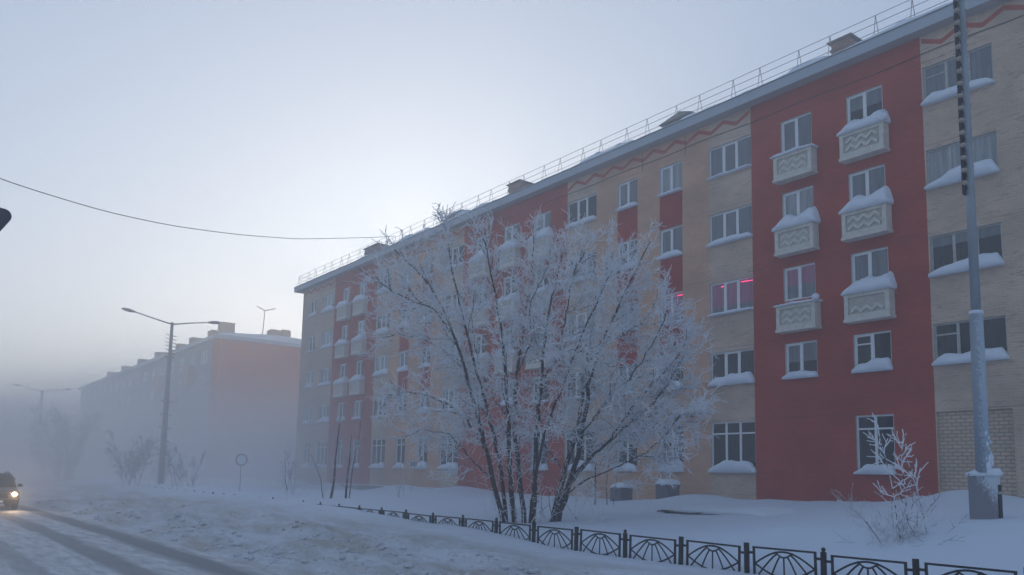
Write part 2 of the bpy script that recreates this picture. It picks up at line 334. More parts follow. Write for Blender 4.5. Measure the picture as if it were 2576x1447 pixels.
# ------------------------------------------------------------------ ground
def bend(y): return -.0016 * np.clip(np.asarray(y, float) - 25, 0, 200) ** 2 * .55
def ground_h(x, y):
    x = np.asarray(x, float); y = np.asarray(y, float)
    I = lambda ys, zs: np.interp(y, ys, zs)
    hf = I([0, 9, 12, 16, 20, 23, 26, 40], [.36, .38, .37, .57, .67, .78, .86, .90])
    h13 = I([0, 8, 12, 18, 30], [.80, .78, .50, .62, .90])
    h145 = I([0, 8, 12, 18, 30], [1.17, 1.17, .78, .70, .92])
    h16 = I([0, 8, 12, 18, 30], [1.37, 1.37, .95, .76, .92])
    h22 = I([0, 8, 13, 18, 24, 30, 37, 45, 62], [1.62, 1.60, 1.22, 1.12, .97, .92, 1.10, .85, .85])
    h26 = I([0, 8, 12, 13, 17, 19, 20.4, 22, 24, 30, 37, 45, 62, 70], [1.64, 1.64, 1.6, 1.30, 1.34, 1.27, 1.35, 1.15, 1.05, 1.0, 1.15, .68, .72, .9])
    xs = [(-9, 0.35), (-7.5, .3), (-6.2, -.03), (6.0, -.03), (6.9, .10), (9.3, .22)]
    h = np.zeros(np.broadcast(x, y).shape)
    X = [-60, -9, -7.5, -6.4, 6.0, 6.8, 9.3, 12, 13, 14.5, 16, 22, 26, 40]
    Z = [.5 + 0 * y, .4 + 0 * y, .3 + 0 * y, -.03 + 0 * y, -.03 + 0 * y, .07 + 0 * y, hf * .42 + .03, hf, h13, h145, h16, h22, h26, h26]
    xr = x + np.where(x < 12, -bend(y), 0) * np.clip((14 - x) / 4, 0, 1)
    for i in range(len(X) - 1):
        t = np.clip((xr - X[i]) / (X[i + 1] - X[i]), 0, 1)
        if X[i + 1] in (6.8, 13, 26, -6.4): t = t * t * (3 - 2 * t) if X[i+1] != 13 else t
        msk = (xr >= X[i]) & (xr < X[i + 1]) if i < len(X) - 2 else (xr >= X[i])
        h = np.where(msk, Z[i] + (Z[i + 1] - Z[i]) * t, h)
    h = np.where(xr < -60, .5, h)
    # shovelled, lumpy bank beside the road
    bank = sst(6.1, 7.2, xr) * (1 - sst(9.6, 11.2, xr))
    h = h + bank * (0.16 * fbm(x * .9, y * .6, 5) + .13 * np.abs(fbm(x * 2.9, y * 2.4, 5)) + .07 * np.maximum(fbm(x * 5.5 + 3, y * 4.5, 3) - .12, 0) - .02)
    # broken edge of the trodden path
    ed = 9.75 + .35 * fbm(y * .5, y * 0 + 3, 3) - .10 * (y - 11)
    h = h + .16 * sst(-.05, .05, xr - ed) * (1 - sst(.3, 1.6, xr - ed)) * np.clip(.55 + 1.3 * vnoise(y * .45, y * 0 + 8.1), 0, 1) * (y > -20) * (y < 60)
    soft = sst(10, 12, xr)
    h = h + soft * (.10 * fbm(x * .35, y * .35, 3) + .02 * fbm(x * 1.7, y * 1.7, 3))
    # drifts against the house wall and along the far end
    for (gx, gy, sx, sy, a) in ((23.6, 10.0, 1.5, 1.15, .34), (24.3, 13.3, .9, .55, .12), (24.5, 17.2, 1., 1., .05), (24.4, 19.9, 1.3, 1.1, .12), (24.3, 42, 1.6, 2.2, .42), (24.5, 52, 1.5, 1.1, .45), (24.3, 57.5, 1.5, 1.4, .45),
                            (24.6, 36, 1.5, 1.2, .2), (23, 66, 3, 4, .5), (19.3, 15.8, .5, 1.2, .10)):
        h = h + a * np.exp(-((x - gx) / sx) ** 2 - ((y - gy) / sy) ** 2)
    # under the road sheet stay below it
    h = np.where((xr > -6.2) & (xr < 5.95), np.minimum(h, -.03), h)
    return h

def spaced(segs):
    o = []
    for a, b, s in segs: o += list(np.arange(a, b, s))
    o.append(segs[-1][1]); return np.array(o)
gx = spaced([(-900, -100, 100), (-100, -20, 10), (-20, -6, 1), (-6, 5.6, 2.9), (5.6, 12.4, .075), (12.4, 17, .16), (17, 22, .35), (22, 26.6, .2), (26.6, 60, 3), (60, 900, 70)])
gy = spaced([(-900, -60, 60), (-60, 0, 5), (0, 8, .3), (8, 24, .085), (24, 40, .22), (40, 70, .5), (70, 180, 4), (180, 900, 60)])
GX, GY = np.meshgrid(gx, gy)
GZ = ground_h(GX, GY)
me = bpy.data.meshes.new('snow_ground')
nv = GX.size; nx = len(gx); ny = len(gy)
me.vertices.add(nv); me.vertices.foreach_set('co', np.stack([GX, GY, GZ], -1).reshape(-1))
i0 = (np.arange(ny - 1)[:, None] * nx + np.arange(nx - 1)[None, :]).reshape(-1)
F = np.stack([i0, i0 + 1, i0 + nx + 1, i0 + nx], -1)
me.loops.add(F.size); me.loops.foreach_set('vertex_index', F.reshape(-1))
me.polygons.add(len(F)); me.polygons.foreach_set('loop_start', np.arange(len(F)) * 4); me.polygons.foreach_set('loop_total', np.full(len(F), 4))
me.polygons.foreach_set('use_smooth', np.ones(len(F), bool)); me.update(calc_edges=True); me.materials.append(M['ground'])
go = bpy.data.objects.new('snow_ground', me); col.objects.link(go); tag(go, kind='structure')

# road sheet
rx = np.linspace(-6.3, 6.12, 60); ry = spaced([(-60, 10, 2), (10, 60, .5), (60, 400, 4)])
RXg, RYg = np.meshgrid(rx, ry); RXw = RXg + bend(RYg)
ruts = 0
for c_ in (5.45, 3.95, 2.3, .7): ruts = ruts - .012 * np.exp(-((RXg - c_) / .3) ** 2)
RZg = .004 + ruts + .012 * fbm(RXg * .9, RYg * .15, 3)
me = bpy.data.meshes.new('road'); me.vertices.add(RXg.size); me.vertices.foreach_set('co', np.stack([RXw, RYg, RZg], -1).reshape(-1))
nx = len(rx); i0 = (np.arange(len(ry) - 1)[:, None] * nx + np.arange(nx - 1)[None, :]).reshape(-1); F = np.stack([i0, i0 + 1, i0 + nx + 1, i0 + nx], -1)
me.loops.add(F.size); me.loops.foreach_set('vertex_index', F.reshape(-1)); me.polygons.add(len(F)); me.polygons.foreach_set('loop_start', np.arange(len(F)) * 4); me.polygons.foreach_set('loop_total', np.full(len(F), 4))
me.polygons.foreach_set('use_smooth', np.ones(len(F), bool)); me.update(calc_edges=True); me.materials.append(M['road'])
la = me.attributes.new('lane', 'FLOAT_VECTOR', 'POINT'); la.data.foreach_set('vector', np.stack([RXg, RYg, RZg], -1).reshape(-1))
ro = bpy.data.objects.new('road', me); col.objects.link(ro); tag(ro, kind='structure')
def gz(x, y): return float(ground_h(np.array([x]), np.array([y]))[0])

# broken clods of ploughed snow on the bank: countless, one object
def clods():
    rng = np.random.default_rng(3); V = []; F = []; n = 0
    base = np.array([(0, 0, -1), (.9, 0, -.3), (.28, .85, -.3), (-.72, .53, -.3), (-.72, -.53, -.3), (.28, -.85, -.3), (.72, .53, .35), (-.28, .85, .35), (-.9, 0, .35), (-.28, -.85, .35), (.72, -.53, .35), (0, 0, .9)])
    fc = [(0, 2, 1), (0, 3, 2), (0, 4, 3), (0, 5, 4), (0, 1, 5), (1, 2, 6), (2, 3, 7), (3, 4, 8), (4, 5, 9), (5, 1, 10), (2, 7, 6), (3, 8, 7), (4, 9, 8), (5, 10, 9), (1, 6, 10), (6, 7, 11), (7, 8, 11), (8, 9, 11), (9, 10, 11), (10, 6, 11)]
    k = 0
    while k < 1700:
        y = 7 + 48 * rng.random() ** 1.6; x = 6.35 + 3.7 * rng.random() ** 1.15 - (y - 11) * .10 * 0
        if x > 9.9 - .09 * (y - 11) and rng.random() < .85: continue
        xx = x + float(bend(y))
        if float(vnoise(np.array([x * .9]), np.array([y * .6]))[0]) < rng.uniform(-.45, .25): continue
        s_ = .012 + .085 * rng.random() ** 5; z = gz(xx, y)
        v = base * (1 + rng.uniform(-.3, .3, (12, 3))) * s_ * np.array([1.2, 1.2, .8]); a = rng.random() * 6.28
        v = np.stack([v[:, 0] * math.cos(a) - v[:, 1] * math.sin(a) + xx, v[:, 0] * math.sin(a) + v[:, 1] * math.cos(a) + y, v[:, 2] + z + s_ * .25], -1)
        V.append(v); F += [tuple(i + n for i in f) for f in fc]; n += 12; k += 1
    me = bpy.data.meshes.new('snow_clods'); me.from_pydata(np.concatenate(V).tolist(), [], F); me.materials.append(M['clod'])
    o = bpy.data.objects.new('snow_clods', me); col.objects.link(o); tag(o, kind='stuff')
clods()

# ------------------------------------------------------------------ the long house on the right
WX = 26.0; YE = 62.11; YS = -7.0; ZT = 16.87
house = empty('apartment_building', (26, 30, 0))
tag(house, 'long five-storey brick apartment house with red and ochre sections and snowy balconies', 'apartment building', 'brick apartment houses on the right side of the street')
OFF = Vector((26, 30, 0))
def hp(o):  # child made in world coordinates -> keep world placement
    o.parent = house; o.matrix_parent_inverse = Matrix.Translation(-OFF); return o
# window columns: (y0, y1, lights)
T3 = [(9.44, 11.56), (18.30, 20.38), (27.12, 29.22), (38.50, 40.50), (47.22, 49.20), (56.1, 58.2)]
T2 = [(21.80, 23.08), (24.42, 25.68), (41.88, 43.06), (44.60, 45.80), (59.4, 60.66)]
TR = [(12.94, 14.26), (15.64, 16.94), (30.50, 31.80), (33.24, 34.50), (35.95, 37.20), (50.80, 51.95), (53.45, 54.60)]
OFFV = [(0.6, 2.7), (3.9, 5.15)]
FL = [(2.35, 4.27), (5.80, 7.08), (8.68, 9.96), (11.60, 12.88), (14.47, 15.75)]
REDS = [(11.61, 18.29), (29.24, 38.48), (49.22, 56.04)]
cols3 = T3 + [OFFV[0]]; cols2 = T2 + [OFFV[1]]
wins = []
for (a, b) in cols3:
    for k, (z0, z1) in enumerate(FL):
        if (a, b) == T3[0] and k == 0: continue
        wins.append((a, b, z0, z1, 3, k))
for (a, b) in cols2:
    for k, (z0, z1) in enumerate(FL): wins.append((a, b, z0, z1, 2, k))
for i, (a, b) in enumerate(TR):
    for k, (z0, z1) in enumerate(FL):
        if k == 0 and i in (1, 3, 4): continue
        wins.append((a, b, z0, z1, 2, k))
ys = sorted(set([YS, YE] + [v for w_ in wins for v in w_[:2]] + [v for r_ in REDS for v in r_] + [9.4, 11.58]))
zs = sorted(set([-.5, 1.13, ZT] + [v for w_ in wins for v in w_[2:4]]))
MI = dict(red=0, orange=1, beige=2, spandrel=3, infill=4, reveal=5, plinth=6)
wallm = [M['red'], M['orange'], M['beige'], M['spandrel'], M['infill'], M['reveal'], M['plinth']]
wb = MB()
def zone(y, z):
    if any(a < y < b for a, b in REDS): return 'red'
    if y < 11.6 or y > 56.04: return 'beige'
    if any(a < y < b for a, b in T3): return 'beige'
    for a, b in T2:
        if a < y < b and 4.5 < z < 14.47:
            # red panels hang under every window but the lowest
            for lo, hi in ((7.08, 8.68), (9.96, 11.6), (12.88, 14.47)):
                if lo < z < hi: return 'spandrel'
    return 'orange'
def inwin(y, z):
    for a, b, z0, z1, n, k in wins:
        if a < y < b and z0 < z < z1: return True
    return False
for i in range(len(ys) - 1):
    for j in range(len(zs) - 1):
        y0, y1, z0, z1 = ys[i], ys[i + 1], zs[j], zs[j + 1]
        if y1 - y0 < 1e-4: continue
        yc, zc = (y0 + y1) / 2, (z0 + z1) / 2
        if inwin(yc, zc): continue
        zn = zone(yc, zc)
        if 9.4 <= yc <= 11.58 and zc < 4.27:
            x = WX + .09; wb.quad((x, y1, z0), (x, y0, z0), (x, y0, z1), (x, y1, z1), MI['infill']); continue
        if zc < 1.13 and yc > 38.5: zn = 'plinth'
        wb.quad((WX, y1, z0), (WX, y0, z0), (WX, y0, z1), (WX, y1, z1), MI[zn])
D = .14
wb.quad((WX, 9.4, -.5), (WX + .09, 9.4, -.5), (WX + .09, 9.4, 4.27), (WX, 9.4, 4.27), 2)
wb.quad((WX, 11.58, 4.27), (WX + .09, 11.58, 4.27), (WX + .09, 11.58, -.5), (WX, 11.58, -.5), 2)
wb.quad((WX, 11.58, 4.27), (WX, 9.4, 4.27), (WX + .09, 9.4, 4.27), (WX + .09, 11.58, 4.27), 2)
for a, b, z0, z1, n, k in wins:
    x1 = WX + D
    wb.quad((WX, a, z0), (x1, a, z0), (x1, a, z1), (WX, a, z1), 5); wb.quad((WX, b, z1), (x1, b, z1), (x1, b, z0), (WX, b, z0), 5)
    wb.quad((WX, b, z1), (WX, a, z1), (x1, a, z1), (x1, b, z1), 5); wb.quad((WX, a, z0), (WX, b, z0), (x1, b, z0), (x1, a, z0), 5)
BX = 38.0
wb.quad((WX, YE, -.5), (BX, YE, -.5), (BX, YE, ZT), (WX, YE, ZT), 2)
wb.quad((BX, YS, -.5), (WX, YS, -.5), (WX, YS, ZT), (BX, YS, ZT), 2)
wb.quad((BX, YE, -.5), (BX, YS, -.5), (BX, YS, ZT), (BX, YE, ZT), 2)
hp(wb.build('wall', wallm))
# plinth ledge with snow
lb = MB(); lb.box(WX - .10, WX - .002, 38.5, YE, 1.10, 1.16); hp(lb.build('plinth_ledge', M['snowcap']))

def snow_mound(y0, y1, x_in, x_out, z, H, skew=.7, seed=0, top_n=12, over=.03):
    """a pillow of snow lying on a ledge; a skin closed underneath"""
    rr = random.Random(seed); mb = MB(); n = top_n; m = 7; vs = []
    ph = rr.random() * 9
    wdt = y1 - y0
    for i in range(n + 1):
        t = i / n
        near = min(1, t / .13); far = min(1, (1 - t) / (.16 + .34 * ((ph * 1.7) % 1)))
        prof = (math.sin(near * math.pi / 2) ** .6) * (math.sin(far * math.pi / 2) ** .8)
        prof = max(prof, .16) * (1 + .14 * math.sin(ph + 5.5 * t) + .08 * math.sin(2.3 * ph + 13 * t) + .05 * rr.uniform(-1, 1))
        y = y0 - over + (wdt + 2 * over) * t
        for j in range(m + 1):
            s = j / m
            x = x_in + (x_out - x_in) * s
            hz = H * prof * (max(0, 1 - s ** 4.5)) ** .5 * (.80 + .20 * math.sin(2.2 * s + ph)) + .015
            jz = rr.uniform(-1, 1) * min(.022, H * .09) if 0 < j < m else 0
            vs.append((x - (.03 * math.sin(3 * t * math.pi + ph) + rr.uniform(-.015, .015) if j >= m - 1 else 0), y, z + hz + jz - (0.05 if j == m else 0)))
    fs = []
    for i in range(n):
        for j in range(m):
            a = i * (m + 1) + j; fs.append((a, a + 1, a + m + 2, a + m + 1))
    b = len(vs)
    for i in range(n + 1): vs.append((x_in, y0 - over + (wdt + 2 * over) * i / n, z - .02))
    for i in range(n): fs.append((b + i, b + i + 1, (i + 1) * (m + 1) + m, i * (m + 1) + m))
    fs.append(tuple([b] + [j for j in range(m + 1)])[::-1]); fs.append(tuple([b + n] + [n * (m + 1) + j for j in range(m + 1)]))
    mb.add(vs, fs); return mb

def window(a, b, z0, z1, n, k, style='new', look='gmid', snow=.15, skew=.7, vent=None, seed=0, ledge=True, blind=None):
    x = WX + .075; fr = MB(); t = .055; fm = 0
    fr.box(x, x + .05, a + .002, a + t, z0 + .002, z1 - .002); fr.box(x, x + .05, b - t, b - .002, z0 + .002, z1 - .002)
    fr.box(x, x + .05, a + t, b - t, z1 - t, z1 - .002); fr.box(x, x + .05, a + t, b - t, z0 + .002, z0 + t)
    w_ = b - a
    mull = [a + w_ * i / n for i in range(1, n)]
    if n == 3: mull = [a + w_ * .345, a + w_ * .665]
    zt = z0 + (z1 - z0) * .76
    for y in mull: fr.box(x - .003, x + .047, y - .045, y + .045, z0 + t, z1 - t)
    ed = [a + t] + mull + [b - t]
    if k == 0:
        for i in range(n):
            lo = ed[i] + (.045 if i else 0); hi = ed[i + 1] - (.045 if i < n - 1 else 0)
            fr.box(x, x + .045, lo, hi, zt - .03, zt + .03)
    if vent is not None:
        i = vent; lo = ed[i] + (.045 if i else 0); hi = ed[i + 1] - (.045 if i < n - 1 else 0)
        zv = z0 + (z1 - z0) * .72
        fr.box(x - .002, x + .045, lo, hi, zv - .025, zv + .025)
    if k > 0 and style == 'new':   # an opening sash stands proud of the frame
        i = n - 1 if n == 2 else 1
        lo = ed[i] + (.045 if i else 0); hi = ed[i + 1] - (.045 if i < n - 1 else 0)
        for q in ((lo, lo + .04, z0 + t, z1 - t), (hi - .04, hi, z0 + t, z1 - t), (lo + .04, hi - .04, z1 - t - .04, z1 - t), (lo + .04, hi - .04, z0 + t, z0 + t + .04)):
            fr.box(x + .004, x + .044, *q)
    f = hp(fr.build('window', M['frame'] if style == 'new' else M['oldframe']))
    def sub(o): o.parent = f; o.matrix_parent_inverse = Matrix.Translation(-OFF) if False else Matrix.Identity(4); return o
    g = MB(); px = x + .03
    zb = z0 + (z1 - z0) * blind if blind else None
    if zb:
        g.quad((px, b - .02, z0 + .02), (px, a + .02, z0 + .02), (px, a + .02, zb), (px, b - .02, zb), 0)
        g.quad((px, b - .02, zb), (px, a + .02, zb), (px, a + .02, z1 - .02), (px, b - .02, z1 - .02), 1)
        sub(g.build('pane', [M['gdark'] if look != 'gpink' else M['gmid'], M[look]]))
    else:
        g.quad((px, b - .02, z0 + .02), (px, a + .02, z0 + .02), (px, a + .02, z1 - .02), (px, b - .02, z1 - .02), 0)
        sub(g.build('pane', M[look]))
    if ledge:
        s = MB(); s.add([(WX + .07, a - .02, z0 + .004), (WX + .07, b + .02, z0 + .004), (WX - .16, b + .02, z0 - .05), (WX - .16, a - .02, z0 - .05),
                         (WX + .07, a - .02, z0 - .016), (WX + .07, b + .02, z0 - .016), (WX - .16, b + .02, z0 - .08), (WX - .16, a - .02, z0 - .08)],
                        [(0, 3, 2, 1), (4, 5, 6, 7), (2, 3, 7, 6), (0, 4, 7, 3), (1, 2, 6, 5)])
        sub(s.build('sill', M['ledge']))
        if snow > 0:
            sub(snow_mound(a, b, WX + .07, WX - .20, z0 - .045, snow, skew, seed).build('snow_cap', M['snowcap'], smooth=True))
    return f

def in_(t, y): return any(abs(a - y) < .01 for a, b in t)
for i, (a, b, z0, z1, n, k) in enumerate(wins):
    rr = random.Random(i * 7 + 3)
    look = rr.choice(['gmid', 'gmid', 'gpale', 'gmid', 'gdark']); snow = rr.choice([.10, .22, .30, .36]); vent = None; style = 'new'; blind = rr.choice([None, None, .35, .5]); ledge = True; skew = .7
    if k == 0: look = 'gdark'; snow = rr.uniform(.25, .42); blind = None
    if k == 1 and rr.random() < .6: look = 'gdark'; blind = None
    if n == 3 and abs(a - 18.30) < .01: look, snow, blind, skew = [('gdark', .44, None, .5), ('gdark', .38, None, .45), ('gpink', .07, .22, .5), ('gmid', .30, None, .65), ('gmid', .06, None, .5)][k]
    if n == 3 and abs(a - 9.44) < .01:
        style = 'old'; look, snow, blind, skew, vent = [(0,) * 5, ('gdark', .34, None, .5, 2), ('gmid', .38, .72, .6, None), ('gpale', .44, None, .6, None), ('gmid', .40, None, .6, 2)][k]
    if abs(a - 21.80) < .01: look, snow, blind = [('gdark', .42, None), ('gdark', .3, None), ('gpink', .08, .3), ('gmid', .30, None), ('gpale', .08, None)][k]
    if abs(a - 24.42) < .01: look, snow, blind = [('gdark', .40, None), ('gmid', .26, None), ('gmid', .2, None), ('gmid', .2, None), ('gmid', .16, None)][k]
    red = in_(TR, a)
    if red and k in (2, 3, 4): ledge = False
    if abs(a - 12.94) < .01: style = 'new'; look, snow, blind, vent = [('gdark', .32, None, None), ('gdark', .38, None, 1), ('gmid', .2, None, None), ('gmid', .2, None, None), ('gmid', .2, .55, None)][k]
    if abs(a - 15.64) < .01: look, snow, blind = [('gmid', 0, None), ('gmid', .36, .45), ('gpink', .2, .45), ('gpale', .2, None), ('gmid', .2, None)][k]
    if k == 0: style = 'new'
    w_ = window(a, b, z0, z1, n, k, style, look, snow, skew, vent, seed=i * 13 + 1, ledge=ledge, blind=blind)
    if look == 'gpink':
        w_['label'] = 'window glowing pink behind its glass'
        if a > 17.5:
            tl = [(a + .06, -.16, a + .62, -.13), (b - .66, -.17, b - .50, -.165)] if n == 3 else [(a + .06, -.15, a + .50, -.14)]
            for (ya, da, yb, db) in tl:
                tb = MB(); tb.bar((WX + .095, ya, z1 + da), (WX + .095, yb, z1 + db), .012); o = tb.build('lamp_tube', M['tube']); o.parent = w_

# balconies
def balcony(a, b, zc, snow, seed, orn=True, rel=.055, rows=2):
    y0, y1 = (a + b) / 2 - .05 - .79, (a + b) / 2 - .05 + .79; x0 = WX - .40; zb, zt = zc - 1.12, zc - .27
    m = MB()
    m.box(x0 - .03, WX - .002, y0 - .03, y1 + .03, zb - .10, zb)                      # slab
    fx = x0
    m.box(fx, fx + .07, y0, y0 + .14, zb, zt); m.box(fx, fx + .07, y1 - .14, y1, zb, zt)  # posts
    m.box(fx, fx + .07, y0 + .14, y1 - .14, zb, zb + .16); m.box(fx, fx + .07, y0 + .14, y1 - .14, zt - .10, zt)
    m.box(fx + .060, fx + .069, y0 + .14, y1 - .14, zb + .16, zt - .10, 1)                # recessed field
    m.box(fx + .07, WX - .002, y0, y0 + .06, zb, zt); m.box(fx + .07, WX - .002, y1 - .06, y1, zb, zt)
    m.box(fx - .03, WX - .002, y0 - .03, y1 + .03, zt, zt + .05)                         # coping
    # raised zigzags
    if orn:
        n = 3; ya, yb = y0 + .22, y1 - .22; za, zz = zb + .17, zt - .11; hh = zz - za
        for r in range(rows):
            for i in range(n * 2):
                u0, u1 = ya + (yb - ya) * i / (2 * n), ya + (yb - ya) * (i + 1) / (2 * n)
                p0, p1 = (0, 1) if i % 2 == 0 else (1, 0)
                base = za + hh * (.02 + .47 * r); amp = hh * .27; th = hh * .22
                q = [(u0, base + amp * p0), (u1, base + amp * p1), (u1, base + amp * p1 + th), (u0, base + amp * p0 + th)]
                x1 = fx + .060 - rel; x2 = fx + .059
                m.add([(x1, *p) for p in q] + [(x2, *p) for p in q], [(3, 2, 1, 0), (0, 1, 5, 4), (2, 3, 7, 6), (1, 2, 6, 5), (3, 0, 4, 7)], 0)
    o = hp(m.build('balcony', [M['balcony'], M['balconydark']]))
    s = snow_mound(y0 - .04, y1 + .04, WX - .02, x0 - .10, zt + .05, snow, .62, seed, 18, .05)
    so_ = s.build('snow_cap', M['snowcap'], smooth=True); so_.parent = o
    if seed % 3 == 1:
        # a curl of snow hanging off the near corner
        c = MB(); c.ball((x0 - .02, y0 - .06, zt + .15), .14, .9); q = c.build('snow_lump', M['snowcap'], smooth=True); q.parent = o
    return o
bs_ = {12.94: (.46, .52, .50), 15.64: (.10, .50, .08)}
for i, (a, b) in enumerate(TR):
    for k in (2, 3, 4):
        sn = bs_.get(a, (.4, .45, .4))
        s = {12.94: {4: .54, 3: .64, 2: .62}, 15.64: {4: .12, 3: .62, 2: .11}}.get(a, {4: .5, 3: .42, 2: .4})[k]
        balcony(a, b, FL[k][0], s, i * 5 + k, rel=.055 if i % 2 == 0 else .022, rows=1 if (i == 0 and k == 2) else 2)

# zigzag frieze
for (y0, y1) in ((-6, 11.56), (18.34, 29.2), (38.52, 49.18), (56.1, 61.9)):
    fz = MB(); p = 1.24; half = p / 2; n = int((y1 - y0) / half)
    for i in range(n):
        a = y0 + i * (y1 - y0) / n; b = y0 + (i + 1) * (y1 - y0) / n
        za, zb = (16.62, 16.34) if i % 2 == 0 else (16.34, 16.62)
        t = .165; x = WX - .006
        fz.add([(x, a, za), (x, b, zb), (x, b, zb + t), (x, a, za + t), (WX - .001, a, za), (WX - .001, b, zb), (WX - .001, b, zb + t), (WX - .001, a, za + t)], [(0, 3, 2, 1), (0, 1, 5, 4), (3, 7, 6, 2)])
    hp(fz.build('frieze', M['stripe']))
cb = MB(); pts = [(WX - .03, y, 16.22 + .03 * math.sin(y * 1.3)) for y in np.arange(8, 60, 1.0)]; cb.tube(pts, .014, 4)
for y in (24.1, 21.6, 30.1, 44.2): cb.bar((WX - .03, y, 16.8), (WX - .03, y, 15.9), .012)
hp(cb.build('cable', M['wire']))

# roof
rf = MB()
EX = WX - .47; ye0, ye1 = YS - .6, YE + .95; ZF0, ZF1 = 16.87, 17.28; RG = 32.0; ZR = 18.6
rf.box(EX + .03, BX + .6, ye0 + .03, ye1 - .03, ZF0, ZF0 + .05, 1)
rf.box(EX, EX + .03, ye0, ye1, ZF0, ZF1, 0)
rf.box(EX + .03, BX + .65, ye1 - .03, ye1, ZF0, ZF1, 0); rf.box(EX + .03, BX + .65, ye0, ye0 + .03, ZF0, ZF1, 0)
rf.box(BX + .62, BX + .65, ye0 + .03, ye1 - .03, ZF0, ZF1, 0)
rf.quad((EX + .03, ye1 - .03, ZF1 - .03), (EX + .03, ye0 + .03, ZF1 - .03), (RG, ye0 + 3, ZR), (RG, ye1 - 5, ZR), 0)
rf.quad((RG, ye1 - 5, ZR), (RG, ye0 + 3, ZR), (BX + .62, ye0 + .03, ZF1 - .03), (BX + .62, ye1 - .03, ZF1 - .03), 0)
rf.add([(EX + .03, ye1 - .03, ZF1 - .03), (RG, ye1 - 5, ZR), (BX + .62, ye1 - .03, ZF1 - .03)], [(0, 1, 2)], 0)
rf.box(EX - .02, EX - .001, ye0, ye1, ZF1 - .035, ZF1 + .01, 2)
# standing folds in the fascia sheet
for y in np.arange(ye0 + 1, ye1, 2.05): rf.box(EX - .012, EX, y, y + .02, ZF0 + .01, ZF1 - .01, 0)
roof = hp(rf.build('roof', [M['fascia'], M['soffit'], M['tin']]))
# snow on the roof, thicker in drifts, broken at the edge
sy = np.arange(ye0, ye1 + .01, .16); sxn = 12
SV = []; SF = []
for i, y in enumerate(sy):
    edge = EX + .04 + max(0, .10 * float(fbm(np.array([y * .9]), np.array([2.2]), 3)[0]))
    thick = .13 + .26 * max(0, float(fbm(np.array([y * .22]), np.array([5.5]), 3)[0])) * 2 + .10 * max(0, float(fbm(np.array([y * 1.3]), np.array([1.5]), 2)[0]))
    thick += .16 * max(0, float(vnoise(np.array([y * 2.3]), np.array([40.3]))[0])) + .12 * (float(vnoise(np.array([y * .8]), np.array([71.]))[0]) > .3)
    endf = min(1, max(.02, (ye1 - y) / 5.0))
    for j in range(sxn + 1):
        s = j / sxn; x = edge + (RG - edge) * s ** 1.7
        zr = ZF1 + (ZR - ZF1) * (x - EX) / (RG - EX)
        zr = min(zr, ZF1 + (ZR - ZF1) * max(0, (ye1 - y)) / 5)
        t_ = thick * min(1, (x - edge) / .25) ** .5 if j else 0
        t_ *= min(1, .25 + endf * 2)
        SV.append((x, y, zr + t_ + (.004 if j else -.0)))
n_ = sxn + 1
for i in range(len(sy) - 1):
    for j in range(sxn):
        a = i * n_ + j; SF.append((a, a + n_, a + n_ + 1, a + 1))
sm = MB(); sm.add(SV, SF); o = sm.build('snow_layer', M['snowcap'], smooth=True); o.parent = roof
# edge railing: three wires on A-shaped stands
rl = MB(); rxp = EX + .32
posts = []
y = -6.2; tog = 0
while y < YE + .4:
    posts.append(y); y += 1.72 if tog else 1.27; tog = 1 - tog
yend = YE + .75
posts.append(yend)
for z, dx in ((18.25, 0), (17.93, -.04), (17.60, -.09)): rl.tube([(rxp + dx, -6.2, z), (rxp + dx, yend, z)], .012, 4)
for y in posts:
    rl.bar((rxp, y, 18.26), (rxp - .16, y + .03, 17.12), .013); rl.bar((rxp, y, 18.26), (rxp + .22, y - .03, 17.2), .013)
for z in (18.25, 17.93, 17.60): rl.bar((rxp, yend, z), (rxp + 4, yend, z + .0), .012)
hp(rl.build('railing', M['rail']))
# chimneys
def chimney(y0, y1, x0, x1, zt, zb, cap=True, snow=.0, kind='brick'):
    m = MB(); m.box(x0 + .12, x1 - .12, y0 + .12, y1 - .12, zb, zt - .06, 0)
    m.box(x0 + .07, x1 - .07, y0 + .07, y1 - .07, zt - .42, zt - .33, 0)
    if cap:
        m.box(x0 - .02, x1 + .02, y0 - .02, y1 + .02, zt - .03, zt, 1)
    o = hp(m.build('chimney', [M['roofbrick'], M['tin']]))
    if snow:
        s = snow_mound(y0, y1, x1, x0, zt - .01, snow, .5, int(y0 * 10), 8, .0); q = s.build('snow_cap', M['snowcap'], smooth=True); q.parent = o
    return o
chimney(15.62, 16.66, 29.0, 30.1, 19.98, 17.6)
chimney(37.3, 38.7, 29.2, 30.5, 20.2, 17.6)
chimney(43.9, 46.2, 29.3, 30.6, 20.0, 17.6, cap=False, snow=.3)
chimney(55.2, 57.7, 29.0, 30.2, 20.1, 17.6)
# low dormer hatch with a snow roof
hm = MB(); hm.box(28.7, 30.2, 23.6, 25.1, 17.6, 19.35, 0)
hm.add([(28.5, 23.3, 19.3), (28.5, 25.4, 19.3), (30.3, 25.4, 19.3), (30.3, 23.3, 19.3), (28.8, 24.3, 19.75), (30.3, 24.3, 19.75)], [(0, 4, 1), (0, 3, 5, 4), (1, 4, 5, 2), (3, 2, 5), (0, 1, 2, 3)], 1)
hp(hm.build('roof_hatch', [M['tin'], M['tin']]))

